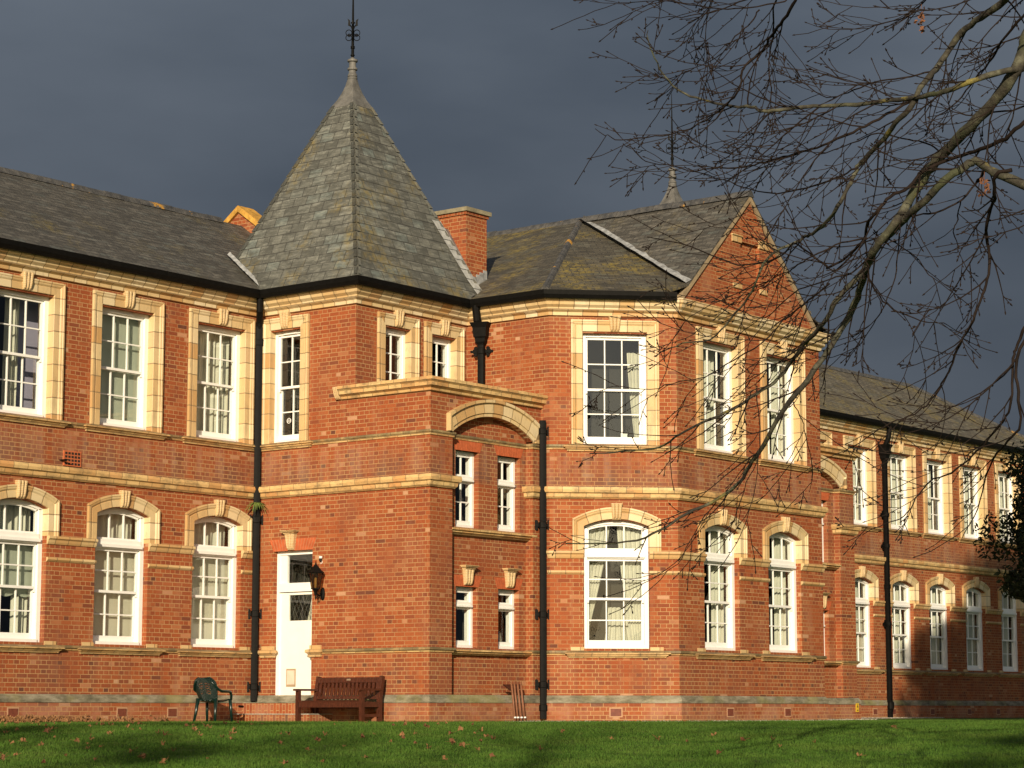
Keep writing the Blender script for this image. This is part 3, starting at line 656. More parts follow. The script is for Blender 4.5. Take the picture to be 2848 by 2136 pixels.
link('coping_scroll', keystone_mesh('kpar', .11, .12, 5.87, 6.09, .15), BLD, basis((0, 0), (0, -b)) @ Matrix.Translation((2.07, 0, 0)))
GPR = [LW0, (0, 0), (0, -b), (PA, -b), (PA, -b+q), (PB, -b+q), (PB, -b), (c, -b), (c, -d), (XF, FY), (X1, FY), (X2, -d), (X2, -b), (X3-PB, -b), (X3-PB, -b+q), (X3-PA, -b+q), (X3-PA, -b), (X3, -b), (X3, YR), (RWX, YR)]
seg = lambda w: [(0, LWU(x)-w, LWU(x)+w) for x in lw_c]+[(8, 1.24-w, 1.24+w)]+[(9, x-XF-w, x-XF+w) for x in fr_c]+[(18, x-X3-w, x-X3+w) for x in rw_c]
band('sill_band', GPR, seg(.87)+[(1, -.0+.01, 1.36)], [(0, 5.185), (.045, 5.175), (.05, 5.14), (.03, 5.125), (.02, 5.09), (0, 5.085)], M['dterra'])
nb = [(1, .0+.01, b-.001), (2, .0, PA), (3, 0, q), (4, 0, PB-PA), (5, 0, q), (6, 0, c-PB), (7, 0, d-b-.02), (11, .01, 5), (12, 0, 9), (13, 0, 9), (14, 0, 9), (15, 0, 9), (16, 0, 9), (17, 0, 9)]
def band2(name, paths, blk, prof, mat):
    for pth, bl in zip(paths, blk):
        for pl in cut(pth, bl): mb = MB(); sweep(mb, pl, prof); mb.build(name, mat, BLD)
paths = [[LW0, (0, 0)], [(c, -d+.03), (c, -d), (XF, FY), (X1, FY), (X2, -d)], [(X3, YR), (RWX, YR)]]
blk = lambda w: [[(0, LWU(x)-w, LWU(x)+w) for x in lw_c], [(1, 1.24-w, 1.24+w)]+[(2, x-XF-w, x-XF+w) for x in fr_c], [(0, x-X3-w, x-X3+w) for x in rw_c]]
band2('impost_band', paths, blk(HW), [(0, 3.212), (.07, 3.205), (.075, 3.165), (.045, 3.14), (.035, 3.10), (.02, 3.07), (0, 3.065)], M['terra'])
band2('impost_band', paths, blk(HW), [(0, 2.85), (.038, 2.845), (.042, 2.81), (.015, 2.78), (0, 2.778)], M['terra'])
paths2 = [[LW0, (0, 0), (0, -DOOR[0]+.03)], [(0, -DOOR[1]-.0), (0, -b), (PA, -b), (PA, -b+q)], [(PB, -b+q), (PB, -b), (c, -b), (c, -d), (XF, FY), (X1, FY), (X2, -d), (X2, -b), (X3-PB, -b), (X3-PB, -b+q)], [(X3-PA, -b+q), (X3-PA, -b), (X3, -b), (X3, YR), (RWX, YR)]]
w = .87
band2('sill_band', paths2, [[(0, LWU(x)-w, LWU(x)+w) for x in lw_c], [], [(3, 1.24-w, 1.24+w)]+[(4, x-XF-w, x-XF+w) for x in fr_c], [(3, x-X3-w, x-X3+w) for x in rw_c]],
      [(0, 1.385), (.05, 1.375), (.055, 1.34), (.03, 1.325), (.02, 1.30), (0, 1.295)], M['dterra'])
for u0, u1 in ((DOOR[0]-.23, DOOR[0]-.005), (DOOR[1]+.005, DOOR[1]+.22)): mb = MB(); sweep(mb, [(.05, -u0), (0, -u0), (0, -u1), (.05, -u1)], [(0, 1.46), (.03, 1.455), (.03, 1.39), (.085, 1.375), (.09, 1.33), (.05, 1.30), (.04, 1.25), (0, 1.245)]); mb.build('door_impost', M['terra'], BLD)
mb = MB(); sweep(mb, GP, [(0, .566), (.02, .562), (.062, .50), (.068, .43), (.06, .422), (0, .42)]); mb.build('plinth', M['stone'], BLD)
mb = MB(); sweep(mb, GP, [(0, .42), (.055, .42), (.055, -.35)])
for u in mb.uv:
    pass
mb2 = MB()
mit = mitres(GP); L = 0
for i in range(len(GP)-1):
    l = math.dist(GP[i], GP[i+1]); p0 = (GP[i][0]+mit[i].x*.055, GP[i][1]+mit[i].y*.055); p1 = (GP[i+1][0]+mit[i+1].x*.055, GP[i+1][1]+mit[i+1].y*.055)
    mb2.add([(*p0, -.35), (*p1, -.35), (*p1, .422), (*p0, .422)], [(L, -.33), (L+l, -.33), (L+l, .442), (L, .442)]); L += l
mb2.build('plinth', M['brick'], BLD)

# ------------------------------------------------------------------ roofs
def roofplane(pts, mat='slate', name='roof', th=.035, ev=None):
    """planar slated polygon, first edge is the eave; uv follows eave and slope"""
    P = [Vector(p) for p in pts]; n = (P[1]-P[0]).cross(P[2]-P[0]).normalized(); e = Vector(ev) if ev else (P[1]-P[0]).normalized()
    if n.z < 0: n = -n
    s = n.cross(e)
    if s.z < 0: s = -s
    mb = MB(); uv = [((p-P[0]).dot(e), (p-P[0]).dot(s)) for p in P]
    flat = [Vector((x, y, 0)) for x, y in uv]
    for t in tessellate_polygon([flat]):
        mb.add([P[i] for i in t], [uv[i] for i in t])
    for i in range(len(P)):
        j = (i+1) % len(P); mb.add([P[i], P[j], P[j]-Vector((0, 0, th)), P[i]-Vector((0, 0, th))], [uv[i], uv[j], uv[j], uv[i]])
    return mb.build(name, M[mat], BLD)
def ridgeline(p, q, r=.11, n=None, mat='ridge', name='ridge_tile', seg=.45):
    p, q = Vector(p), Vector(q); L = (q-p).length; d_ = (q-p)/L; side = d_.cross(Vector((0, 0, 1))).normalized(); up = side.cross(d_)
    mb = MB(); m_ = max(1, round(L/seg))
    for i in range(m_):
        A = p+d_*(L*i/m_); B = p+d_*(L*(i+1)/m_-.012); h = rnd.uniform(-.008, .008)
        pr = [(-r, -r*.75), (-r*.55, r*.05), (-.02, r*.38), (.02, r*.38), (r*.55, r*.05), (r, -r*.75)]
        ra = [A+side*x+up*(y+h) for x, y in pr]; rb = [B+side*x+up*(y+h) for x, y in pr]
        for j in range(len(pr)-1): mb.add([ra[j], ra[j+1], rb[j+1], rb[j]])
        mb.add(ra); mb.add(rb[::-1])
    return mb.build(name, M[mat], BLD)
SL = math.tan(R(35))
# left wing
yl = -.30; rl = 2.50; zr = ZE+SL*(rl-yl)
roofplane([(LWX-.3, yl, ZE), (3.0, yl, ZE), (3.0, rl, zr), (LWX-.3, rl, zr)]); roofplane([(3.0, 2*rl-yl, ZE), (LWX-.3, 2*rl-yl, ZE), (LWX-.3, rl, zr), (3.0, rl, zr)])
ridgeline((LWX-.3, rl, zr+.02), (1.4, rl, zr+.02))
# pavilion: side slope, chamfer slope, gable slopes
RZ = 10.45; RH = Vector((GX, -1.96, RZ)); E1 = Vector((c-.3, 3.5, ZE)); E2 = Vector((c-.3, -d-.124, ZE)); VY = FY-.05
E3 = Vector((c-d-.424-VY, VY, ZE))
nrm = (E3-E2).cross(RH-E2); zch = lambda x, y: E2.z-(nrm.x*(x-E2.x)+nrm.y*(y-E2.y))/nrm.z
gsl = .955; zg = lambda x: RZ-gsl*abs(GX-x)
lo_, hi_ = E3.x, 7.4
for _ in range(50):
    md = (lo_+hi_)/2
    if zch(md, VY) > zg(md): lo_ = md
    else: hi_ = md
V = Vector((md, VY, zg(md)))
mir = lambda p: Vector((2*GX-p[0], p[1], p[2]))
roofplane([E1, E2, RH, (GX, 3.5, RZ)], 'lslate'); roofplane([E2, E3, V, RH], 'lslate'); roofplane([V, (GX, VY, RZ), RH], ev=(0, -1, 0))
roofplane([mir(E2), mir(E1), (GX, 3.5, RZ), RH]); roofplane([mir(E3), mir(E2), RH, mir(V)]); roofplane([(GX, VY, RZ), mir(V), RH], ev=(0, 1, 0))
ridgeline((GX, VY-.01, RZ+.02), (GX, 3.5, RZ+.02), .12); ridgeline(E2+Vector((0, 0, .03)), RH+Vector((0, 0, .02)), .10, seg=.3, name='hip_tile')
def strip(p, q, w_, mat, name='lead_valley', lift=.03, wob=.02, nseg=24):
    p, q = Vector(p), Vector(q); d_ = (q-p).normalized(); side = d_.cross(Vector((0, 0, 1))).normalized(); mb = MB(); prev = None
    for i in range(nseg+1):
        m_ = p+(q-p)*(i/nseg)+Vector((0, 0, lift)); e1 = w_*(1+rnd.uniform(-wob, wob)*4); cur = [m_-side*e1+Vector((0, 0, .045+rnd.uniform(0, .015))), m_+Vector((0, 0, -.01)), m_+side*e1+Vector((0, 0, .045+rnd.uniform(0, .015)))]
        if prev: mb.add([prev[0], cur[0], cur[1], prev[1]]); mb.add([prev[1], cur[1], cur[2], prev[2]])
        prev = cur
    return mb.build(name, M[mat], BLD)
strip(RH+Vector((-.03, -.1, -.02)), V+Vector((0, .05, .02)), .13, 'lead_pale'); strip(mir(RH)+Vector((0, -.1, 0)), mir(V), .13, 'lead_pale')
# verge along the gable
mb = MB()
for sx in (-1, 1):
    A = Vector((GX, FY-.012, RZ-.03)); B = Vector((GX+sx*2.52, FY-.012, RZ-.03-gsl*2.52)); pf = Vector((0, 0, -.125))
    p = [A, B, B+pf, A+pf]; qd = [x+Vector((0, .08, 0)) for x in p]; p = [x+Vector((0, -.035, 0)) for x in p]
    mb.add(p); mb.add(qd[::-1])
    for i in range(4): mb.add([p[i], qd[i], qd[(i+1) % 4], p[(i+1) % 4]])
mb.build('verge', M['verge'], BLD)
# right wing, hipped at its far end
yr_ = YR-.3; rr = yr_+2.75; zr2 = ZE+SL*(rr-yr_); XE = RWX-1.0; 
roofplane([(11.5, yr_, ZE), (XE, yr_, ZE), (31.0, rr, zr2), (11.5, rr, zr2)], 'fslate'); roofplane([(XE, yr_, ZE), (XE, 2*rr-yr_, ZE), (31.0, rr, zr2)]); roofplane([(XE, 2*rr-yr_, ZE), (11.5, 2*rr-yr_, ZE), (11.5, rr, zr2), (31.0, rr, zr2)])
ridgeline((11.5, rr, zr2+.02), (31.0, rr, zr2+.02)); ridgeline((XE, yr_, ZE+.02), (31.0, rr, zr2+.02), .09, name='hip_tile')
# towers
def tower(cx, cy, half, z0, top=True):
    rings = [(half, z0), (half-.2, z0+.40), (.26, z0+3.83)]
    sg = [(-1, -1), (1, -1), (1, 1), (-1, 1)]
    mb = MB()
    for f in range(4):
        s0, s1 = sg[f], sg[(f+1) % 4]; v0 = 0
        for (h0, za), (h1, zb) in zip(rings, rings[1:]):
            sl = math.hypot(h0-h1, zb-za); A = (cx+s0[0]*h0, cy+s0[1]*h0, za); B = (cx+s1[0]*h0, cy+s1[1]*h0, za); C_ = (cx+s1[0]*h1, cy+s1[1]*h1, zb); D_ = (cx+s0[0]*h1, cy+s0[1]*h1, zb)
            mb.add([A, B, C_, D_], [(-h0+f*.37, v0), (h0+f*.37, v0), (h1+f*.37, v0+sl), (-h1+f*.37, v0+sl)]); v0 += sl
    mb.add([(cx+s[0]*half, cy+s[1]*half, z0-.02) for s in sg])
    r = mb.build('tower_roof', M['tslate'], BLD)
    # mitred hips of cut slate
    for s in sg:
        hp = MB(); m_ = 21
        for i in range(m_):
            t0, t1 = i/m_, (i+1)/m_-.004
            def pt(t):
                hz = z0+.02+t*3.8; h = np.interp(hz, [z0, z0+.4, z0+3.83], [half, half-.2, .26]); return Vector((cx+s[0]*h, cy+s[1]*h, hz))
            A, B = pt(t0), pt(t1); w_ = .085; lf = .02-.014*0
            for ax in ((s[0], 0), (0, s[1])):
                o = Vector((-s[0]*w_, 0, 0)) if ax[0] == 0 else Vector((0, -s[1]*w_, 0)); n_ = Vector((ax[0]*.018, ax[1]*.018, .006)); e = Vector((s[0]*.01, s[1]*.01, .004))
                hp.add([A+e+n_*1.0, B+e, B+o+n_*.2, A+o+n_*1.0])
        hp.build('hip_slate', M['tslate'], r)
    zt = z0+3.80; le = MB()
    le.lathe([(.30, zt-.05), (.27, zt+.02), (.20, zt+.14), (.145, zt+.28), (.108, zt+.42), (.092, zt+.54)], (cx, cy, 0), 20, 0, [1, 1, 1, .9, .6, .2])
    le.lathe([(.090, zt+.54), (.098, zt+.56), (.098, zt+.585), (.082, zt+.60), (.094, zt+.605), (.094, zt+.63), (.070, zt+.68), (.068, zt+.72), (.098, zt+.74), (.098, zt+.77), (.070, zt+.79), (.068, zt+.885), (.100, zt+.905), (.100, zt+.94), (.05, zt+.96), (.03, zt+.985)], (cx, cy, 0), 18)
    le.build('finial', M['lead'], r, False)
    ir = MB(); zf = zt+.985
    ir.tube([(cx, cy, zf-.02), (cx, cy, zf+.35), (cx, cy, zf+.9), (cx, cy, zf+1.75)], [.03, .026, .02, .006], 8)
    for zz in (.05, .19, .22, .70): ir.lathe([(.022, zf+zz-.015), (.042, zf+zz-.008), (.042, zf+zz+.008), (.022, zf+zz+.015)], (cx, cy, 0), 12)
    for ang in (R(-52), R(38)):
        dx, dy = math.cos(ang), math.sin(ang)
        for sx in (-1, 1):
            for zz, rr_ in ((.40, .058), (.50, .058)):
                pts = [(cx+dx*sx*(.078+rr_*math.cos(t)), cy+dy*sx*(.078+rr_*math.cos(t)), zf+zz+rr_*math.sin(t)) for t in np.linspace(0, 2*math.pi, 17)]
                ir.tube(pts, .0085, 6, False)
            pts = [(cx+dx*sx*(.07+.028*math.cos(t)), cy+dy*sx*(.07+.028*math.cos(t)), zf+.45+.028*math.sin(t)) for t in np.linspace(0, 2*math.pi, 13)]; ir.tube(pts, .008, 6, False)
            ir.tube([(cx, cy, zf+.52), (cx+dx*sx*.03, cy+dy*sx*.03, zf+.62), (cx+dx*sx*.062, cy+dy*sx*.062, zf+.66)], [.012, .012, .014], 6)
            q0 = Vector((cx+dx*sx*.06, cy+dy*sx*.06, zf+.63)); o1 = Vector((dx*sx, dy*sx, 0)); pn = Vector((-dy, dx, 0))*.012
            lf = [q0, q0+o1*.035+Vector((0, 0, .02)), q0+o1*.03+Vector((0, 0, .10)), q0+o1*.045+Vector((0, 0, .15)), q0+o1*.0+Vector((0, 0, .12)), q0-o1*.01+Vector((0, 0, .05))]
            ir.add([x+pn for x in lf]); ir.add([x-pn for x in lf][::-1])
            for i in range(6): ir.add([lf[i]+pn, lf[i]-pn, lf[(i+1) % 6]-pn, lf[(i+1) % 6]+pn])
    ir.build('spire', M['iron'], r)
tower(1.595, -.845, 1.895, ZE); tower(12.6, -.85, 1.85, ZE-.12)
strip((-.06, .83, ZE+SL*1.13+.03), (-.27, -.27, ZE+.03), .07, 'lead_pale')
# gutters with fascia behind
PG = [(.12, 7.90), (.33, 7.885), (.365, 7.95), (.37, 8.035), (.34, 8.035), (.30, 7.98), (.2, 8.04), (.12, 8.04)]
def gutter(path):
    mb = MB(); sweep(mb, path, PG+[PG[0]]); mb.build('gutter', M['iron'], BLD)
gutter([LW0, (0, 0), (0, -a), (c, -a), (c, -d), (XF, FY), (XF+.05, FY)][:5]+[(XF-.03, FY+.03)]); gutter([(X1+.03, FY+.03), (X2, -d), (X2, -a), (X3, -a), (X3, YR), (RWX, YR)])
# chimney beside the tower, with lead flashings
mb = MB()
def cbox(x0, x1, y0, y1, z0, z1):
    ps = [(x0, y1), (x0, y0), (x1, y0), (x1, y1), (x0, y1)]; L = .1
    for i in range(4):
        l = math.dist(ps[i], ps[i+1]); mb.add([(*ps[i], z0), (*ps[i+1], z0), (*ps[i+1], z1), (*ps[i], z1)], [(L, z0), (L+l, z0), (L+l, z1), (L, z1)]); L += l
CX0, CX1, CY0, CY1 = 3.43, 4.07, -2.2, -.75
cbox(CX0, CX1, CY0, CY1, 8.0, 9.93); ch = mb.build('chimney', M['brick'], BLD)
mb = MB(); mb.box(CX0-.03, CX1+.03, CY0-.03, CY1+.03, 9.87, 9.93); mb.build('chimney_course', M['brick'], ch)
mb = MB(); mb.box(CX0-.07, CX1+.07, CY0-.07, CY1+.07, 9.93, 10.01); mb.build('chimney_cap', M['capstone'], ch)
mb = MB()
for i in range(6):
    x0 = CX0-.012+i*.108; zb = ZE+.20+(x0-c+.3)*.52; mb.box(x0, x0+.112, CY0-.013, CY0+.01, zb-.3, zb+.03)
for i in range(9):
    y0 = CY0+i*.07; mb.box(CX0-.014, CX0+.004, y0, y0+.072, 8.2, 8.40+i*.14)
mb.build('flashing', M['lead_pale'], ch)
mb = MB(); prv = None
for i in range(9):
    z_ = 8.12+i*.19; h_ = float(np.interp(z_, [ZE, ZE+.4, ZE+3.83], [1.895, 1.695, .26])); hx, hy = 1.595+h_, -.845-h_; w1 = .25
    cur = [Vector((hx+.03, hy-.015, z_+.01)), Vector((hx-w1, hy-.035, z_))]
    if prv: mb.add([prv[1], prv[0], cur[0]+Vector((0, 0, -.012)), cur[1]+Vector((0, 0, -.012))]); mb.add([prv[0], prv[0]+Vector((.0, .12, 0)), cur[0]+Vector((0, .12, 0)), cur[0]])
    prv = cur
mb.build('flashing', M['lead_new'], BLD)
mb = MB(); sq_ = [(3.44, -2.66, 8.12), (2.84, -2.06, 9.55), (CX0, -1.75, 9.62), (CX0, CY0-.01, 8.34)]; mb.add(sq_); mb.add([(x+.02, y+.05, z-.03) for x, y, z in sq_][::-1]); mb.build('lead_saddle', M['lead_pale'], BLD)
strip((CX0-.1, CY0-.05, 8.33), (c-.25, -a-.28, ZE+.02), .08, 'lead')
# coped party wall standing proud of the left wing's roof beside the tower
def party_wall():
    x0, x1, ya, za, t_ = 2.0, 2.32, 2.56, 10.30, .70
    L = 1.75; fr = [(ya, za), (ya+L, za-t_*L), (ya+L, za-t_*L-.8), (ya-L, za-t_*L-.8), (ya-L, za-t_*L)]
    mb = MB(); mb.add([(x0, y, z) for y, z in fr], fr); mb.add([(x1, y, z) for y, z in fr][::-1], fr[::-1])
    for i in range(5):
        j = (i+1) % 5; mb.add([(x0, *fr[i]), (x1, *fr[i]), (x1, *fr[j]), (x0, *fr[j])], [(0, fr[i][1]), (.3, fr[i][1]), (.3, fr[j][1]), (0, fr[j][1])])
    o = mb.build('party_wall', M['brick'], BLD); mb = MB()
    for sy in (-1, 1):
        n = 4
        for i in range(n):
            u0, u1 = L*i/n+.004, L*(i+1)/n-.004; lf = rnd.uniform(0, .012)
            p = [(ya+sy*u, za-t_*u+h+lf) for u, h in ((u0, 0), (u1, 0), (u1, .13), (u0, .13))]; A = [Vector((x0-.06, *q)) for q in p]; B = [Vector((x1+.06, *q)) for q in p]
            mb.add(A); mb.add(B[::-1])
            for k_ in range(4): mb.add([A[k_], B[k_], B[(k_+1) % 4], A[(k_+1) % 4]])
    mb.build('coping', M['olich'], o)
party_wall()

# ------------------------------------------------------------------ door, steps, vents, pipes
def door():
    T = basis((0, 0), (0, -b)); u0, u1, z0, z1 = DOOR; y = .10; mb = MB()
    d0 = link('door', None, BLD) if False else None
    f = MB(); bx = lambda m_, *q: m_.box(*q, T)
    bx(f, u0, u0+.06, y, y+.1, z0, z1); bx(f, u1-.06, u1, y, y+.1, z0, z1); bx(f, u0+.06, u1-.06, y, y+.1, z1-.07, z1); bx(f, u0+.06, u1-.06, y-.012, y+.1, 2.44, 2.60)
    fr_ = f.build('door', M['white'], BLD)
    l = MB()
    bx(l, u0+.06, u1-.06, y+.035, y+.075, z0, 1.915); bx(l, u0+.06, u0+.28-.0, y+.035, y+.075, 1.915, 2.43); bx(l, u1-.13, u1-.06, y+.035, y+.075, 1.915, 2.43); bx(l, u0+.28, u1-.13, y+.035, y+.075, 2.385, 2.43)
    l.build('door_leaf', M['cream'], fr_)
    g = MB()
    for (x0, x1, za, zb) in ((u0+.28, u1-.13, 1.915, 2.385), (u0+.06, u1-.06, 2.60, z1-.07)): g.add([T @ Vector(p) for p in ((x0, y+.055, za), (x1, y+.055, za), (x1, y+.055, zb), (x0, y+.055, zb))])
    g.build('pane', M['glass'], fr_)
    s = MB(); bx(s, u0+.06, u0+.28, y+.03, y+.08, 2.6, z1-.07); bx(s, u0+.30, u1-.4, y+.30, y+.305, 2.62, z1-.1); 
    s2 = MB(); bx(s2, u0+.06, u0+.24, y+.02, y+.08, 2.60, z1-.07); s2.build('door_post', M['white'], fr_)
    n_ = MB(); bx(n_, .69, .925, y+.028, y+.034, .72, 1.045); n_.build('letter_plate', M['tape'], fr_)
    n_ = MB(); bx(n_, .715, .90, y+.022, y+.0285, .76, 1.015); n_.build('paper_notice', M['twine'], fr_)
    dg = MB()                                                # lattice leads behind the door glass
    for i in range(7):
        for s_ in (-1, 1):
            xa = .75+i*.1; xb = xa+s_*.22
            dg.tube([T @ Vector((min(max(xa, .74), 1.29), y+.062, 1.93)), T @ Vector((min(max(xb, .74), 1.29), y+.062, 2.37))], .003, 4)
    dg.build('lattice', M['lead'], fr_)
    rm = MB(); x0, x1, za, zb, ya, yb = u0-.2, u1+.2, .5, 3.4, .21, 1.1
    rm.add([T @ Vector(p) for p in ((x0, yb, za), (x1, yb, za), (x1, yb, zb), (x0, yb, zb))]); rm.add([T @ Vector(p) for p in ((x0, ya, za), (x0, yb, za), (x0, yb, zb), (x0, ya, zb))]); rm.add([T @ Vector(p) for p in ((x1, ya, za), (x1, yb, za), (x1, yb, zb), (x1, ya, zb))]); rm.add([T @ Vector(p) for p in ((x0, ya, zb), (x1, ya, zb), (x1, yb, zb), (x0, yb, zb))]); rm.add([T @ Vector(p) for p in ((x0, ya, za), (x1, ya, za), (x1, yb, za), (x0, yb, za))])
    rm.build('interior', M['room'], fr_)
    sh = MB(); sh.add([T @ Vector(p) for p in ((1.0, .35, 1.93), (1.4, .35, 1.93), (1.4, .35, 2.4), (1.12, .35, 2.4))]); sh.build('inner_blind', M['cblind'], fr_)
    e = bpy.data.objects.new('door_head', None); COL.objects.link(e); e.parent = fr_; e.matrix_local = T @ Matrix.Translation(((u0+u1)/2, 0, 0))
    bpy.data.objects.remove(e)
    uc = (u0+u1)/2; 
    m1, m2 = MB(), MB(); hw, splay, h, n, zz = .49, .10, .215, 16, z1
    m1.add([T @ Vector(p) for p in ((uc-hw, -.003, zz), (uc+hw, -.003, zz), (uc+hw+splay, -.003, zz+h), (uc-hw-splay, -.003, zz+h))])
    for i in range(n):
        lo = [uc-hw+2*hw*(i+q_)/n for q_ in (.05, .95)]; hi = [uc-hw-splay+2*(hw+splay)*(i+q_)/n for q_ in (.05, .95)]; p = [(lo[0], -.007, zz), (lo[1], -.007, zz), (hi[1], -.007, zz+h), (hi[0], -.007, zz+h)]
        m2.add([T @ Vector(t) for t in p])
    m1.build('lintel_joint', M['lime'], fr_); m2.build('lintel', M['rubbed'], fr_)
    kx = keystone_mesh('kdoor', .15, .24, z1+.01, z1+.30, .08, True); o = link('keystone', kx, fr_); o.matrix_local = T @ Matrix.Translation((uc-.03, 0, 0))
door()
def brick_box(mb, x0, x1, y0, y1, z0, z1):
    ps = [(x0, y1), (x0, y0), (x1, y0), (x1, y1)]; L = 0
    for i in range(3):
        l = math.dist(ps[i], ps[i+1]); mb.add([(*ps[i], z0), (*ps[i+1], z0), (*ps[i+1], z1), (*ps[i], z1)], [(z0, L), (z0, L+l), (z1, L+l), (z1, L)]); L += l
    mb.add([(x0, y0, z1), (x1, y0, z1), (x1, y1, z1), (x0, y1, z1)], [(0, 0), (x1-x0, 0), (x1-x0, y1-y0), (0, y1-y0)])
for i, (x0, y0, z0, z1) in enumerate(((-.34, -1.75, .232, .425), (-.66, -2.0, -.05, .222))):
    mb = MB(); brick_box(mb, x0, 0, y0, -.002-.06*0, z0 if i else .0, z1); st = mb.build('step', M['brick'], BLD)
    mb = MB(); mb.box(x0-.012, -.0, y0-.012, -.06, z1, z1+.014); mb.build('step_tread', M['stone' if i == 0 else 'gravel'], st)
mb = MB(); mb.box(-.12, .12, -1.48, -.40, .435, .545); mb.build('threshold', M['stone'], BLD)
def airbrick(T, u, z0=.19, z1=.325, w_=.2):
    m0 = MB(); m0.box(u-w_/2-.022, u+w_/2+.022, -.06, .0, z0-.02, z1+.02, T); o = m0.build('air_brick', M['lime'], BLD)
    m1 = MB(); m1.box(u-w_/2, u+w_/2, -.066, -.0, z0, z1, T)
    m1.build('grille', M['vent'], o)
TL = basis((0, 0), (1, 0))
for x in (-7.9, -5.67, -3.275, -2.09): airbrick(TL, x)
airbrick(basis(*CH), 1.205); TFr = basis((0, FY), (1, FY))
for x in (6.51, 8.58): airbrick(TFr, x)
TR = basis((0, YR), (1, YR))
for x in (24.0, 25.0, 27.2, 29.4, 31.2): airbrick(TR, x)
m0 = MB(); m0.box(-4.70, -4.31, -.022, 0, 4.42, 4.68); o = m0.build('wall_vent', M['vorange'], BLD); m1 = MB()
for i in range(5):
    for j in range(4): m1.box(-4.672+i*.071, -4.622+i*.071, -.0245, -.01, 4.438+j*.06, 4.478+j*.06)
m1.build('vent_hole', M['hole'], o)
mb = MB(); mb.box(-4.78, -4.70, -.14, 0, 4.50, 4.515); mb.build('vent_bracket', M['iron'], o)
def ear(mb, p, sx, T):
    """cast trefoil lug"""
    bx = lambda *q: mb.box(*q, T)
    bx(min(0, sx*.05)+p[0], max(0, sx*.05)+p[0], p[1]-.02, p[1]+.02, p[2]-.03, p[2]+.03)
    for dx, dz, r_ in ((.085, 0, .046), (.06, .062, .036), (.06, -.062, .036), (.145, 0, .026)):
        mb.lathe([(.0, -.014), (r_, -.014), (r_*1.05, 0), (r_, .014), (.0, .014)], (0, 0, 0), 10, 0, None, T @ Matrix.Translation((p[0]+sx*dx, p[1], p[2]+dz)) @ Matrix.Rotation(math.pi/2, 4, 'X'))
def pipe(T, z0, z1, ears, r_=.058, head=None, swan=None, joints=()):
    mb = MB(); n = 8
    for za, zb in ((z0, z1),):
        mb.lathe([(r_, za), (r_, zb)], (0, 0, 0), 20, 0, [.75, .75], T)
    for zj in joints: mb.lathe([(r_, zj-.06), (r_*1.2, zj-.05), (r_*1.2, zj+.04), (r_*1.28, zj+.045), (r_*1.28, zj+.06), (r_, zj+.065)], (0, 0, 0), 20, 0, [.75]*6, T)
    o = mb.build('drainpipe', M['iron'], BLD)
    for ze in ears:
        e = MB(); e.lathe([(r_, ze-.06), (r_*1.25, ze-.05), (r_*1.25, ze+.05), (r_, ze+.06)], (0, 0, 0), 16, 0, [.7]*4, T)
        for sx in (-1, 1): ear(e, (sx*r_, .03, ze), sx, T)
        e.build('pipe_bracket', M['iron'], o)
    if head is not None:
        h = MB(); h.lathe([(r_*1.05, head-.42), (r_*1.5, head-.37), (r_*1.65, head-.30), (r_*2.0, head-.27), (r_*2.1, head-.2), (r_*2.25, head-.10), (r_*2.8, head-.03), (r_*3.0, head), (r_, head)], (0, 0, 0), 20, 0, [.95]*9, T)
        h.build('rain_head', M['iron'], o)
    return o
C45 = lambda x, y, a_: Matrix.Translation((x, y, 0)) @ Matrix.Rotation(a_, 4, 'Z')
swan = lambda pts, r_: (lambda mb: (mb.tube(pts, r_, 12), mb.build('pipe_bend', M['iron'], BLD)))(MB())
swan([(-.10, -.10, 7.35), (-.13, -.13, 7.48), (-.26, -.26, 7.66), (-.285, -.285, 7.92)], .062)
swan([(24.72, YR-.12, 7.4), (24.72, YR-.24, 7.62), (24.72, YR-.285, 7.92)], .07)
swan([(c-.12, -2.87, 7.5), (c-.24, -2.87, 7.64), (c-.285, -2.87, 7.92)], .075)
pipe(C45(-.10, -.10, R(-45)), .46, 7.4, (.72, 2.05, 3.78), .062, None, None, (3.80, 7.1))
mbx = MB(); mbx.tube([(-.06, -.06, .5), (-.085, -.085, .44), (-.10, -.05, .25)], .03, 8); mbx.tube([(-.45, -.07, .37), (-.1, -.07, .35)], .018, 8); mbx.build('waste_pipe', M['iron'], BLD)
pipe(C45(c-.11, -2.87, R(-70)), 6.1, 7.3, (7.06,), .062, 7.6)
pipe(C45(c-.095, -b-.115, R(-45)), .14, 5.62, (.34, .76, 2.04, 3.68, 5.42), .06, None, None, ())
pr_ = pipe(C45(24.72, YR-.11, 0), .1, 7.3, (4.7, 5.55, 2.6), .06, 7.45, None, (3.6,)); 
mb = MB(); mb.lathe([(.06, .30), (.09, .34), (.09, .5), (.06, .54)], (24.72, YR-.13, 0), 14); mb.build('drain_shoe', M['iron'], BLD)
for (x, y) in ((-3.38+.0, 0), ):
    pass

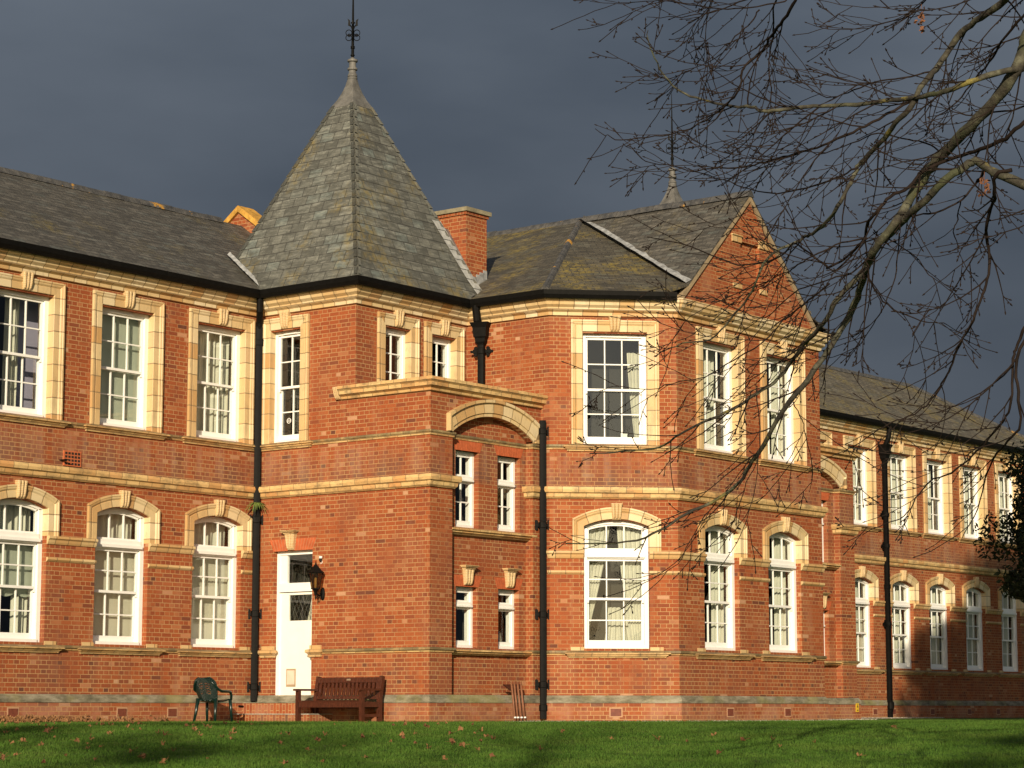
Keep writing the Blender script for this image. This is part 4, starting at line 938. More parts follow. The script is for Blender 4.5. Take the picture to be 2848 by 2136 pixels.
# ------------------------------------------------------------------ ground
def gz(s_):
    return np.where(s_ > 34.5, .08, np.where(s_ < 0, .08-.05*33, .08-.05*np.maximum(0, 33-s_)))
def gz_s(s_):
    x = np.asarray(s_, float); k_ = 2.0; y = 33-x; soft = np.where(y > 6*k_, y, np.log1p(np.exp(np.clip(y/ .8, -40, 40)))*.8)
    return .08-.05*np.minimum(soft, 33)
def build_ground():
    ss = np.concatenate([np.linspace(-500, -20, 12), np.linspace(-15, 22, 16), np.linspace(22.5, 40, 71), np.linspace(42, 80, 14), np.linspace(100, 600, 10)])
    ll = np.concatenate([np.linspace(-500, -40, 10), np.linspace(-30, -11, 8), np.linspace(-10.5, 15, 103), np.linspace(17, 40, 8), np.linspace(60, 500, 9)])
    Sg, Lg = np.meshgrid(ss, ll, indexing='ij'); Z = gz_s(Sg)
    rg = np.random.default_rng(3); nz_ = rg.normal(0, .008, Z.shape); Z = Z+np.where((Sg > 22) & (Sg < 36), nz_, 0)
    X = CAM.x+Sg*FW.x+Lg*RT.x; Y = CAM.y+Sg*FW.y+Lg*RT.y
    Vv = np.stack([X.ravel(), Y.ravel(), Z.ravel()], 1); n, m_ = Sg.shape; idx = np.arange(n*m_).reshape(n, m_)
    F = np.stack([idx[:-1, :-1].ravel(), idx[:-1, 1:].ravel(), idx[1:, 1:].ravel(), idx[1:, :-1].ravel()], 1)[:, ::-1]
    o = link('lawn', mesh_np('lawn', Vv, F, M['grass'])); o['kind'] = 'structure'
    o.data.polygons.foreach_set('use_smooth', [True]*len(o.data.polygons))
build_ground()
# gravel margin along the walls
GV = [(2.0, -b), (c, -b), (c, -d), (XF, FY), (X1, FY), (X2, -d), (X2, -b), (X3, -b), (X3, YR), (27, YR)]
def gravel():
    rg = np.random.default_rng(5); mit_ = mitres(GV); mb = MB()
    for i in range(len(GV)-1):
        A, B = Vector(GV[i]), Vector(GV[i+1]); mA, mB = mit_[i], mit_[i+1]
        mb.add([(*(A+mA*.55), .084), (*(B+mB*.55), .084), (*(B+mB*.05), .096), (*(A+mA*.05), .096)])
    o = mb.build('gravel_margin', M['gravel']); o['kind'] = 'structure'
    Vs, Fs = [], []; base = 0
    for i in range(len(GV)-1):
        A, B = Vector(GV[i]), Vector(GV[i+1]); L = (B-A).length; d_ = (B-A)/L; n_ = Vector((d_.y, -d_.x))
        for _ in range(int(L*160)):
            p = A+d_*rg.uniform(0, L)+n_*rg.uniform(.06, .55); s_ = rg.uniform(.008, .022); q = rg.normal(0, 1, (6, 3))*.25
            o8 = np.array([(1, 0, 0), (-1, 0, 0), (0, 1, 0), (0, -1, 0), (0, 0, .8), (0, 0, -.8)])+q
            Vs.append(o8*s_+np.array([p.x, p.y, .095])); Fs.append(np.array([(0, 2, 4), (2, 1, 4), (1, 3, 4), (3, 0, 4), (2, 0, 5), (1, 2, 5), (3, 1, 5), (0, 3, 5)])+base); base += 6
    o = link('gravel', mesh_np('gravel', np.concatenate(Vs), np.concatenate(Fs), M['gravel'])); o['kind'] = 'stuff'
gravel()
def inside(x, y):
    """footprint test with a small margin"""
    q = (y > -.08) | ((x > -.08) & (x < c+.1) & (y > -b-.08)) | ((x > c-.1) & (x < X2+.1) & (y > -d-.1)) | ((x > XF-.1) & (x < X1+.1) & (y > FY-.1)) | ((x-c)+(y+d) > -.15) & (x < X1) & (y > FY) & (x > c-.1) | ((x > X2-.1) & (x < X3+.1) & (y > -b-.1))
    return q
def near_gravel(x, y):
    q = np.zeros(x.shape, bool); m_ = mitres(GV)
    for i in range(len(GV)-1):
        A, B = Vector(GV[i]), Vector(GV[i+1]); d_ = (B-A); L = d_.length; d_ = d_/L; n_ = Vector((d_.y, -d_.x)); u = (x-A.x)*d_.x+(y-A.y)*d_.y; v = (x-A.x)*n_.x+(y-A.y)*n_.y
        q |= (u > -.2) & (u < L+.2) & (v > 0) & (v < .5)
    return q
def grass_blades():
    rg = np.random.default_rng(11); n = 330000
    s_ = np.concatenate([rg.uniform(24.3, 33.5, int(n*.55)), rg.uniform(33.5, 47, int(n*.45))]); l_ = rg.uniform(-1, 1, len(s_))*(s_*.232+.4)
    x = CAM.x+s_*FW.x+l_*RT.x; y = CAM.y+s_*FW.y+l_*RT.y; ok = ~inside(x, y) & ~near_gravel(x, y); ok &= ~((x > -.68) & (y > -2.02) & (x < 0) & (y < 0)); x, y, s_ = x[ok], y[ok], s_[ok]
    z = gz_s(s_)-.004; n = len(x); h = rg.uniform(.018, .045, n)*(1+.5*(rg.random(n) > .93)); w_ = rg.uniform(.004, .009, n); an = rg.uniform(0, 2*np.pi, n); ln = rg.normal(0, .5, n)*h
    dx, dy = np.cos(an), np.sin(an)
    Vv = np.empty((n, 3, 3)); Vv[:, 0] = np.stack([x-dx*w_, y-dy*w_, z], 1); Vv[:, 1] = np.stack([x+dx*w_, y+dy*w_, z], 1); Vv[:, 2] = np.stack([x-dy*ln, y+dx*ln, z+h], 1)
    o = link('grass', mesh_np('grass', Vv.reshape(-1, 3), np.arange(3*n).reshape(-1, 3), M['grass'])); o['kind'] = 'stuff'
grass_blades()

# ------------------------------------------------------------------ small things
def bench():
    t = thing('park_bench', 'dark varnished wooden garden bench with slatted back, against the tower wall beside the door', 'bench', (-.48, -2.55, .08), 0)
    # local: x towards the wall, back at +x; length along y
    X0, XB, Y0, Y1 = -.24, .22, -.75, .75
    def part(name, *boxes, T=None):
        mb = MB()
        for bx in boxes: mb.box(*bx, T)
        o = mb.build(name, M['wood'], t); md = o.modifiers.new('bevel', 'BEVEL'); md.width = .006; md.segments = 2; return o
    for y in (Y0, Y1):
        part('leg', (X0-.035, X0+.035, y-.035, y+.035, 0, .555))
        mb = MB(); p = [(XB-.035, 0), (XB+.035, 0), (XB+.035, .40), (XB+.105, .80), (XB+.035, .815), (XB-.035, .42)]
        f0, f1 = [(x, y-.035, z) for x, z in p], [(x, y+.035, z) for x, z in p]; mb.add(f0); mb.add(f1[::-1])
        for i in range(6): mb.add([f0[i], f1[i], f1[(i+1) % 6], f0[(i+1) % 6]])
        mb.build('leg', M['wood'], t)
        part('armrest', (X0-.09, XB+.03, y-.045, y+.045, .555, .59)); part('stretcher', (X0+.035, XB-.035, y-.02, y+.02, .10, .15)); part('side_rail', (X0+.035, XB-.035, y-.022, y+.022, .27, .36))
    seat = part('seat', *[(X0-.03+i*.085, X0+.045+i*.085, Y0+.036, Y1-.036, .365-.006*i, .385-.006*i) for i in range(6)])
    part('apron', (X0-.02, X0+.015, Y0+.035, Y1-.035, .265, .363)); part('apron', (XB-.02, XB+.012, Y0+.035, Y1-.035, .25, .325))
    sh = Matrix.Identity(4); sh[0][2] = .165; sh[0][3] = XB-.07
    part('top_rail', (-.02, .02, Y0+.036, Y1-.036, .70, .79), T=sh); part('back_rail', (-.02, .02, Y0+.036, Y1-.036, .41, .46), T=sh)
    n = 15
    for i in range(n):
        y = Y0+.08+(Y1-Y0-.16)*i/(n-1); part('slat', (-.009, .009, y-.026, y+.026, .46, .70), T=sh)
    mb = MB(); mb.box(-.024, -.0195, -.04, .05, .735, .765, sh); mb.build('plaque', M['brass'], t)
bench()
def chair():
    t = thing('plastic_chair', 'dark green plastic garden chair with rounded back standing on the grass by the wall', 'chair', (-1.83, -.80, .08), R(14))
    G = M['green']
    # seat
    mb = MB(); n = 12; rows = []
    for i in range(n+1):
        u = i/n; x = -.21+.44*u; w_ = .185+.045*u; z = .385+.03*(u-.35)**2*4-.015*math.sin(u*math.pi)+(-.03*max(0, u-.85)/.15)
        rows.append([(x, -w_, z+.01), (x, -w_*.5, z-.004), (x, 0, z-.008), (x, w_*.5, z-.004), (x, w_, z+.01)])
    for i in range(n):
        for j in range(4): mb.add([rows[i][j], rows[i+1][j], rows[i+1][j+1], rows[i][j+1]])
    o = mb.build('seat', G, t, True); md = o.modifiers.new('solid', 'SOLIDIFY'); md.thickness = .02
    # back: curved shell with chevron slots between strips
    mb = MB()
    prof = lambda v: (-.21-.13*v-.02*v*v, .395+.385*v)
    hwid = lambda v: .175+.05*math.sin(v*2.2) if v < .72 else .175+.05*math.sin(.72*2.2)-(.115*((v-.72)/.28)**2.2)
    nv, nu = 26, 24
    grid = []
    for j in range(nv+1):
        v = j/nv; x, z = prof(v); row = []
        for i in range(nu+1):
            u = -1+2*i/nu; hw = hwid(v); row.append((x+.075*u*u*(1-.2*v), u*hw, z-.0*u*u))
        grid.append(row)
    for j in range(nv):
        for i in range(nu):
            u = -1+2*(i+.5)/nu; v = (j+.5)/nv; ph = (v*1.0+abs(u)*.16)
            slot = .25 < v < .82 and .08 < abs(u) < .50 and (ph*9.2 % 1.0) < .34
            if not slot: mb.add([grid[j][i], grid[j][i+1], grid[j+1][i+1], grid[j+1][i]])
    o = mb.build('backrest', G, t, True); md = o.modifiers.new('solid', 'SOLIDIFY'); md.thickness = .018
    for sy in (-1, 1):
        mb = MB(); mb.tube([(-.345, sy*.13, .74), (-.29, sy*.205, .655), (-.22, sy*.245, .575), (-.13, sy*.262, .545), (.06, sy*.265, .545), (.15, sy*.262, .535), (.195, sy*.255, .48), (.205, sy*.245, .40)], [.016, .02, .024, .026, .026, .026, .024, .022], 10)
        mb.build('armrest', G, t, True)
        mb = MB(); mb.tube([(.195, sy*.235, .40), (.21, sy*.245, .2), (.235, sy*.255, 0)], [.032, .026, .02], 10); mb.build('leg', G, t, True)
        mb = MB(); mb.tube([(-.20, sy*.18, .42), (-.235, sy*.195, .2), (-.27, sy*.215, 0)], [.036, .028, .022], 10); mb.build('leg', G, t, True)
chair()
def lantern():
    t = thing('wall_lantern', 'black six sided coach lantern on a bracket beside the white door', 'lamp', (0, -1.70, 0))
    I = M['iron']; cx = -.20
    mb = MB(); mb.lathe([(.0, -.012), (.055, -.012), (.06, 0), (.055, .03), (0, .035)], (0, 0, 0), 20, 0, None, Matrix.Translation((-.0, 0, 2.37)) @ Matrix.Rotation(-math.pi/2, 4, 'Y') @ Matrix.Diagonal((2.0, .8, 1, 1))); mb.build('backplate', I, t, True)
    mb = MB(); mb.tube([(-.02, 0, 2.38), (-.09, 0, 2.33), (-.16, 0, 2.36), (cx, 0, 2.43)], [.018, .016, .014, .016], 8); mb.tube([(-.09, 0, 2.33), (-.13, 0, 2.27), (-.17, 0, 2.29), (-.15, 0, 2.33)], .009, 6)
    mb.lathe([(.006, 2.26), (.015, 2.30), (.008, 2.33), (.03, 2.40), (.055, 2.44), (.07, 2.455)], (cx, 0, 0), 12); mb.build('bracket', I, t, True)
    mb = MB(); zb, zt = 2.46, 2.74; rb, rt_ = .075, .122
    for k_ in range(6):
        an = math.pi/3*k_; a2 = an+math.pi/3; P = lambda r_, z, q: (cx+r_*math.cos(q), r_*math.sin(q), z)
        mb.tube([P(rb, zb, an), P(rt_, zt, an)], .007, 6)
    mb.lathe([(rb+.012, zb-.012), (rb+.012, zb+.006)], (cx, 0, 0), 6, 0, None); mb.lathe([(rt_+.01, zt-.008), (rt_+.014, zt+.008)], (cx, 0, 0), 6); mb.build('lantern_frame', I, t)
    mb = MB()
    for k_ in range(6):
        an = math.pi/3*k_; a2 = an+math.pi/3; P = lambda r_, z, q: (cx+r_*math.cos(q), r_*math.sin(q), z); mb.add([P(rb, zb, an), P(rb, zb, a2), P(rt_, zt, a2), P(rt_, zt, an)])
    mb.build('lantern_glass', M['amber'], t)
    mb = MB(); mb.lathe([(.006, zb), (.024, zb+.02), (.026, zb+.14), (.02, zb+.19), (.0, zb+.2)], (cx, 0, 0), 12); mb.build('bulb', M['bulb'], t, True)
    mb = MB(); mb.lathe([(.165, zt+.0), (.16, zt+.012), (.11, zt+.05), (.06, zt+.105), (.028, zt+.145), (.014, zt+.155), (.018, zt+.165), (.01, zt+.18), (.006, zt+.215)], (cx, 0, 0), 6); mb.build('lantern_roof', I, t)
def amber():
    m = bpy.data.materials.new('amber_lamp_glass'); m.use_nodes = True; nt = m.node_tree; N = nt.nodes; N.clear(); o = N.new('ShaderNodeOutputMaterial'); mx = N.new('ShaderNodeMixShader'); t = N.new('ShaderNodeBsdfTransparent'); g = N.new('ShaderNodeBsdfGlossy')
    t.inputs['Color'].default_value = (.50, .38, .22, 1); g.inputs['Roughness'].default_value = .1; mx.inputs[0].default_value = .12
    nt.links.new(t.outputs[0], mx.inputs[1]); nt.links.new(g.outputs[0], mx.inputs[2]); nt.links.new(mx.outputs[0], o.inputs['Surface']); return m
M['amber'] = amber(); lantern()
def sensor():
    t = thing('security_sensor', 'tiny white and black motion sensor on the brick wall just above the lantern', 'sensor', (0, -1.66, 3.0))
    mb = MB(); mb.lathe([(.0, -.02), (.03, -.018), (.03, .02), (.0, .024)], (-.03, 0, .03), 12); mb.build('housing', M['white'], t, True)
    mb = MB(); mb.lathe([(.012, -.045), (.028, -.03), (.03, .0), (.02, .012)], (-.035, 0, -.0), 12); mb.build('lens', M['hole'], t, True)
    mb = MB(); mb.tube([(0, -.01, -.03), (-.012, -.02, -.07), (-.012, .01, -.085), (0, .02, -.06)], .005, 6); mb.build('cable', M['white'], t)
sensor()
def stumps():
    t = thing('garden_stakes', 'four thin brown wooden stakes with white feet leaning on the wall by a drainpipe', 'stakes', (2.26, -4.42, .08))
    for i, (x, dx) in enumerate(((-.12, .012), (-.035, .008), (.065, .005), (.165, 0))):
        mb = MB(); mb.tube([(x, 0, 0), (x+dx, .05, .36), (x+dx*1.2, .10, .715+.01*(i % 2))], [.019, .019, .018], 10); mb.lathe([(.018, .714), (.012, .73), (.0, .735)], (x+dx*1.2, .10, 0), 10); mb.build('stake', M['stake'], t, True)
        mb = MB(); mb.tube([(x, -.002, .075), (x+.001, .0, .10)], [.023, .023], 10); mb.build('stake_foot', M['white'], t, True)
    mb = MB(); p = [(-.32, .11, .675), (-.12, .09, .56), (.20, .09, .60), (.20, .09, .68)]; q_ = [(x, y+.03, z) for x, y, z in p]; mb.add(p); mb.add(q_[::-1])
    for i in range(4): mb.add([p[i], q_[i], q_[(i+1) % 4], p[(i+1) % 4]])
    mb.build('dark_wedge', M['wood'], t)  # dark wedge-shaped slab across the upper ends of the stakes
stumps()
def marker():
    t = thing('hydrant_sign', 'small yellow plate with black marks low on the far corner of the brick projection', 'sign', (14.62, -b-.06, .26))
    mb = MB(); mb.box(-.06, .06, -.012, 0, 0, .19); mb.build('plate', M['yellow'], t)
    mb = MB(); mb.box(-.035, .035, -.0145, -.006, .10, .115); mb.box(-.008, .008, -.0145, -.006, .115, .165); mb.box(-.035, .035, -.0145, -.006, .03, .045); mb.build('mark', M['hole'], t)
marker()
def fern():
    mb = MB(); r2 = random.Random(3)
    for i in range(22):
        an = r2.uniform(0, 2*math.pi); L = r2.uniform(.16, .34); dx, dy = math.cos(an), math.sin(an); w_ = r2.uniform(.012, .022); pr = None
        for j in range(6):
            s_ = j/5; p = Vector((dx*L*s_, dy*L*s_, L*.55*s_-L*1.25*s_*s_)); sd_ = Vector((-dy, dx, 0))*w_*(1-s_**2)*(.5+s_)
            cur = (p-sd_, p+sd_)
            if pr: mb.add([pr[0], pr[1], cur[1], cur[0]])
            pr = cur
    o = mb.build('wall_fern', M['fern']); o.location = (-.16, -.16, 4.08); tag(o, 'small green fern growing behind the black drainpipe under the string course', 'plant')
fern()
# things on the sills inside
def sill_things():
    T = basis(*BQ); 
    for i, (du, h, m_, lb) in enumerate(((.0, .22, 'blue', 'blue book standing inside the small ground floor window of the projecting bay'), (.05, .19, 'ybook', 'yellow book leaning on the blue one inside the small ground floor window'))):
        mb = MB(); mb.box(-.014, .014, -.07, .07, 0, h); mb.box(-.010, .0105, -.072, -.068, .005, h-.006, None, 1); o = mb.build('book', [M[m_], M['curtain']])
        o.matrix_world = T @ Matrix.Translation((2.42-PA+.05+du, .31, 1.50)) @ Matrix.Rotation(R(-6 if i else 4), 4, 'Y'); tag(o, lb, 'book')
    T = basis(*CH); mb = MB(); mb.box(-.06, .06, -.035, .035, 0, .09); mb.box(-.065, .065, -.04, .04, .09, .105); o = mb.build('box', M['white']); o.matrix_world = T @ Matrix.Translation((1.232+.22, .34, 5.33)); tag(o, 'small white box on the sill inside the upper window of the angled bay', 'box')
    T = basis((0, 0), (0, -b)); mb = MB(); yy = .207
    pts = [(.058+0*0+.046*math.cos(q_), yy, .046*math.sin(q_)) for q_ in np.linspace(0, 2*math.pi, 19)]; mb.tube([(x-.058, y, z) for x, y, z in pts], .007, 6, False)
    for z in (-.016, 0, .016): mb.box(-.018, .018, yy-.003, yy+.003, z-.004, z+.004)
    o = mb.build('window_sticker', M['white']); o.matrix_world = T @ Matrix.Translation((.60, .0, 5.62)); tag(o, 'round white ring sticker on the tall upper window of the tower', 'sticker')
sill_things()

# ------------------------------------------------------------------ trees
def px(u, v, s_):
    """point at forward distance s_ seen at photo pixel (u, v)"""
    x = (u-1424)/FPX; y = -(v-1068)/FPX
    f3 = FW*math.cos(PITCH)+Vector((0, 0, math.sin(PITCH))); u3 = -FW*math.sin(PITCH)+Vector((0, 0, math.cos(PITCH)))
    r_ = f3+RT*x+u3*y; return CAM+r_*(s_/r_.dot(FW))
CR = {1: (1640, 0, 2.962), 2: (2240, 0, 2.962), 3: (2240, 500, 2.962), 4: (1640, 900, 2.241), 5: (2380, 1000, 3.318), 6: (1800, 500, 2.765)}
# (depth at root, depth at tip, root radius px, tip radius px, [(crop, points)...])
BR = [
 (17.5, 20.5, 15.5, 2.0, [(2, [(2080, -220), (1960, 20), (1830, 300), (1790, 440), (1720, 600), (1560, 830), (1300, 1100), (1130, 1270), (1000, 1420), (870, 1620)]), (3, [(820, 240), (680, 430), (560, 590), (500, 720), (440, 920), (370, 1100), (260, 1280), (160, 1440), (20, 1640)]), (4, [(1210, 540), (1080, 760), (1000, 880), (930, 990), (800, 1095), (600, 1190), (430, 1290), (230, 1360), (-150, 1370)])]),
 (17.8, 20.0, 10, 1.7, [(2, [(1850, -250), (1650, 0), (1450, 140), (1290, 270), (1150, 460), (1050, 600), (950, 720), (870, 880), (740, 1020), (620, 1170), (500, 1290), (430, 1380), (380, 1490)]), (3, [(370, 30), (290, 180), (200, 320), (80, 430)]), (6, [(1216, 439), (1130, 490), (1000, 540), (890, 650), (850, 760), (780, 900), (640, 1070), (480, 1230), (270, 1260), (90, 1330)])]),
 (17.6, 19.6, 10, 1.2, [(2, [(1790, 570), (1620, 590), (1420, 650), (1150, 750), (900, 805), (600, 840), (250, 870)]), (1, [(1790, 880), (1600, 905), (1430, 915), (1330, 880), (1120, 870), (930, 820), (740, 745), (620, 630), (540, 480), (490, 380), (480, 250)])]),
 (18.4, 20.2, 5, 1, [(2, [(880, 830), (600, 980), (450, 1060), (200, 1170)]), (1, [(1780, 1240), (1600, 1290), (1400, 1350), (1230, 1380), (1050, 1380), (850, 1410), (700, 1370), (460, 1330), (350, 1220)])]),
 (17.9, 19.8, 5.5, 1, [(1, [(1760, -180), (1690, 0), (1600, 160), (1500, 290), (1420, 420), (1300, 520), (1250, 600), (1250, 680), (1190, 800), (1060, 920), (900, 1020), (740, 1090), (540, 1120), (260, 1150), (120, 1110), (45, 1060)])]),
 (18.5, 20.0, 3.4, 1, [(1, [(1560, -60), (1510, 80), (1510, 300), (1480, 450), (1480, 620), (1500, 760), (1450, 930), (1330, 1130), (1220, 1220), (1060, 1350)])]),
 (17.0, 19.0, 6.5, 1.2, [(2, [(1700, 1400), (1565, 1440), (1560, 1640)]), (3, [(1540, 190), (1490, 420), (1520, 620), (1500, 820), (1440, 1000), (1360, 1200), (1250, 1400)]), (5, [(880, 70), (800, 220), (700, 370), (580, 480), (380, 560), (210, 650), (0, 790), (-120, 860)])]),
 (17.4, 20.6, 11, 1.8, [(2, [(2100, 1650), (1850, 1540), (1560, 1420), (1400, 1330), (1300, 1390), (1180, 1450), (1000, 1640)]), (3, [(820, 320), (700, 450), (600, 550), (480, 740), (400, 830), (250, 1000), (150, 1180), (40, 1300)]), (4, [(1290, 190), (1180, 340), (1040, 440), (880, 540), (720, 610), (560, 690), (430, 770), (200, 800), (0, 810)])]),
 (17.8, 19.8, 7, 1.6, [(2, [(1900, 900), (1800, 1010), (1650, 1140), (1450, 1230), (1250, 1290), (1000, 1390), (850, 1540)]), (3, [(700, 140), (600, 250), (520, 350), (480, 500), (380, 600), (280, 680), (180, 730)]), (6, [(1380, 660), (1250, 570), (1130, 490), (1030, 590), (870, 640), (640, 640), (330, 510), (0, 440)])]),
 (18.6, 19.4, 2.4, .9, [(3, [(690, 490), (780, 550), (900, 630), (1000, 760), (1070, 850), (1110, 1030), (1100, 1120)])]),
 (18.8, 19.6, 3, .9, [(3, [(500, 780), (640, 1000), (800, 1100), (980, 1170), (1130, 1180), (1290, 1270)])]),
 (17.8, 18.8, 4.5, 2, [(2, [(1480, 1400), (1420, 1500)]), (3, [(1420, 0), (1290, 160), (1070, 270), (860, 300), (700, 360)])]),
 (18.2, 18.9, 2.6, .9, [(3, [(1280, 170), (1250, 330), (1220, 430), (1260, 580), (1160, 620), (985, 645)])]),
 (18.7, 19.8, 2.6, .9, [(3, [(775, 440), (760, 600), (740, 800), (650, 1030), (560, 1190), (420, 1380), (180, 1470), (20, 1420)])]),
 (16.8, 18.6, 5, 1, [(5, [(1560, -300), (1480, -100), (1450, 40), (1430, 400), (1360, 570), (1180, 780), (880, 1050), (680, 1120), (560, 1280), (450, 1440), (270, 1520), (60, 1620)])]),
 (16.6, 18.0, 6, 1.2, [(5, [(1700, -420), (1490, 0), (1500, 300), (1520, 600), (1400, 760), (1280, 900), (1200, 1100), (1130, 1370), (980, 1650)])]),
 (19.6, 20.0, 2, .8, [(4, [(1270, 490), (1320, 600), (1350, 720), (1390, 900), (1370, 1050)])]),
 (19.4, 20.2, 2, .8, [(4, [(1040, 445), (1060, 650), (1050, 830), (980, 990), (900, 1220), (860, 1330), (790, 1430)])]),
 (20.0, 20.6, 2.2, .7, [(4, [(790, 1110), (700, 1230), (600, 1400), (510, 1530), (240, 1640)])]),
 (19.0, 20.2, 3.4, .9, [(6, [(1400, 800), (1240, 930), (1100, 1040)]), (4, [(1190, 0), (1100, 100), (1000, 170), (860, 250), (720, 330), (560, 360), (380, 410), (160, 390), (60, 420)])]),
 (18.4, 19.4, 2.6, .8, [(1, [(1060, -120), (1010, 0), (970, 100), (920, 270), (930, 320), (1030, 380)])]),
 (18.2, 19.6, 2.8, .8, [(1, [(1700, -60), (1550, 20), (1200, 70), (960, 60), (650, 10), (400, 10), (230, 35), (0, 10)])]),
 (18.3, 19.5, 2.8, .8, [(1, [(1500, -80), (1230, 20), (960, 110), (700, 140), (470, 140)])]),
 (18.3, 19.5, 2.6, .8, [(1, [(1400, 80), (1330, 180), (1200, 300), (1100, 430), (960, 520), (780, 600), (560, 745)])]),
 (17.8, 19.2, 3, .8, [(2, [(1040, -120), (990, 0), (800, 150), (600, 200), (330, 310), (80, 400)])]),
 (17.3, 18.6, 5, 1.4, [(2, [(1980, -60), (1800, 130), (1620, 340), (1540, 480), (1400, 650), (1250, 840), (1040, 1000), (1000, 1130)])]),
 (17.4, 18.6, 4, 1, [(2, [(1950, 840), (1800, 880), (1600, 920), (1380, 950), (1170, 900), (1040, 780)])]),
 (18.5, 19.6, 3, .9, [(2, [(1040, 590), (800, 640), (560, 680), (350, 760), (180, 800), (0, 700)]), (1, [(1640, 640), (1550, 575)])]),
 (18.9, 20.2, 3.2, 1.1, [(2, [(430, 1385), (250, 1470), (0, 1550)]), (1, [(1550, 1590), (1330, 1560), (1100, 1480), (850, 1410), (780, 1370)])]),
 (18.4, 19.6, 3, .9, [(2, [(1130, 1270), (1000, 1180), (850, 1150), (600, 1100), (380, 1180), (100, 1270)]), (1, [(1700, 1170), (1480, 1280), (1390, 1315)])]),
 (18.6, 19.9, 3, .9, [(3, [(560, 590), (400, 760), (250, 800), (80, 860), (-100, 930)]), (6, [(900, 1060), (700, 1000), (500, 905), (400, 900)])]),
 (18.6, 19.9, 3, .9, [(3, [(500, 480), (300, 520), (100, 610), (-60, 700)]), (6, [(1060, 720), (800, 830), (560, 930), (330, 1060), (200, 1220)])]),
]
def smooth_path(P, n):
    """Catmull-Rom resample"""
    P = [np.array(p) for p in P]; Q = [2*P[0]-P[1]]+P+[2*P[-1]-P[-2]]; out = []
    for i in range(1, len(Q)-2):
        for t in np.linspace(0, 1, n, endpoint=False):
            a_, b_, c_, d_ = Q[i-1], Q[i], Q[i+1], Q[i+2]; out.append(.5*((2*b_)+(-a_+c_)*t+(2*a_-5*b_+4*c_-d_)*t*t+(-a_+3*b_-3*c_+d_)*t**3))
    out.append(P[-1]); return out
def twigs_on(path, rad, mb, r_, lmin, lmax, step, depth, bias, inset=.1):
    L = 0; nxt = step*r_.uniform(.3, 1); tot = sum((path[i+1]-path[i]).length for i in range(len(path)-1)); side = 1
    for i in range(len(path)-1):
        sg = path[i+1]-path[i]; l = sg.length
        while L+l > nxt:
            p = path[i]+sg*((nxt-L)/max(l, 1e-6)); fr_ = nxt/tot; d_ = sg.normalized()
            if fr_ > inset:
                out = d_.cross(FW)*side; out = (out+FW*r_.gauss(0, .8)).normalized()
                dirv = (d_*r_.uniform(.8, 1.25)+out*r_.uniform(.35, .8)+bias*r_.uniform(.0, .45)).normalized()
                grow(p, dirv, r_.uniform(lmin, lmax)*(1.15-.80*fr_), min(rad(fr_)*.6, .0075), mb, r_, depth, bias)
            nxt += step*r_.uniform(.6, 1.5); side = -side if r_.random() < .8 else side
        L += l
def grow(p, dv, ln, r0, mb, r_, depth, bias):
    n = max(4, int(ln/.10)); pts = [p]; cur = Vector(p); dd = Vector(dv); s_ = 1; dirs = [dd]
    curl = Vector((r_.gauss(0, .05), r_.gauss(0, .05), r_.gauss(.0, .05)))
    for i in range(n):
        zig = dd.cross(FW).normalized()*s_*r_.uniform(.02, .13); s_ = -s_
        dd = (dd+zig+curl+bias*.03+Vector((0, 0, .07*(i/n)))).normalized(); cur = cur+dd*(ln/n); pts.append(Vector(cur)); dirs.append(dd)
    rr = [max(.0034, r0*(1-.6*i/n)) for i in range(n+1)]; mb.tube(pts, rr, 4, True)
    mb.tube([pts[-1], pts[-1]+dd*.012, pts[-1]+dd*.03], [.004, .0072, .002], 4)
    side = r_.choice((-1, 1))
    for i in range(1, n):
        d_ = dirs[i]
        if depth > 0 and r_.random() < .34:
            out = (d_.cross(FW)*side+FW*r_.gauss(0, .7)).normalized(); side = -side
            grow(pts[i], (d_+out*r_.uniform(.4, .85)).normalized(), ln*r_.uniform(.22, .55)*(1.1-.5*i/n), r0*.7, mb, r_, depth-1, bias)
        elif r_.random() < .3:
            o = d_.cross(FW).normalized()*side; mb.tube([pts[i], pts[i]+o*.008+d_*.004, pts[i]+o*.014+d_*.014], [.004, .0065, .002], 4)
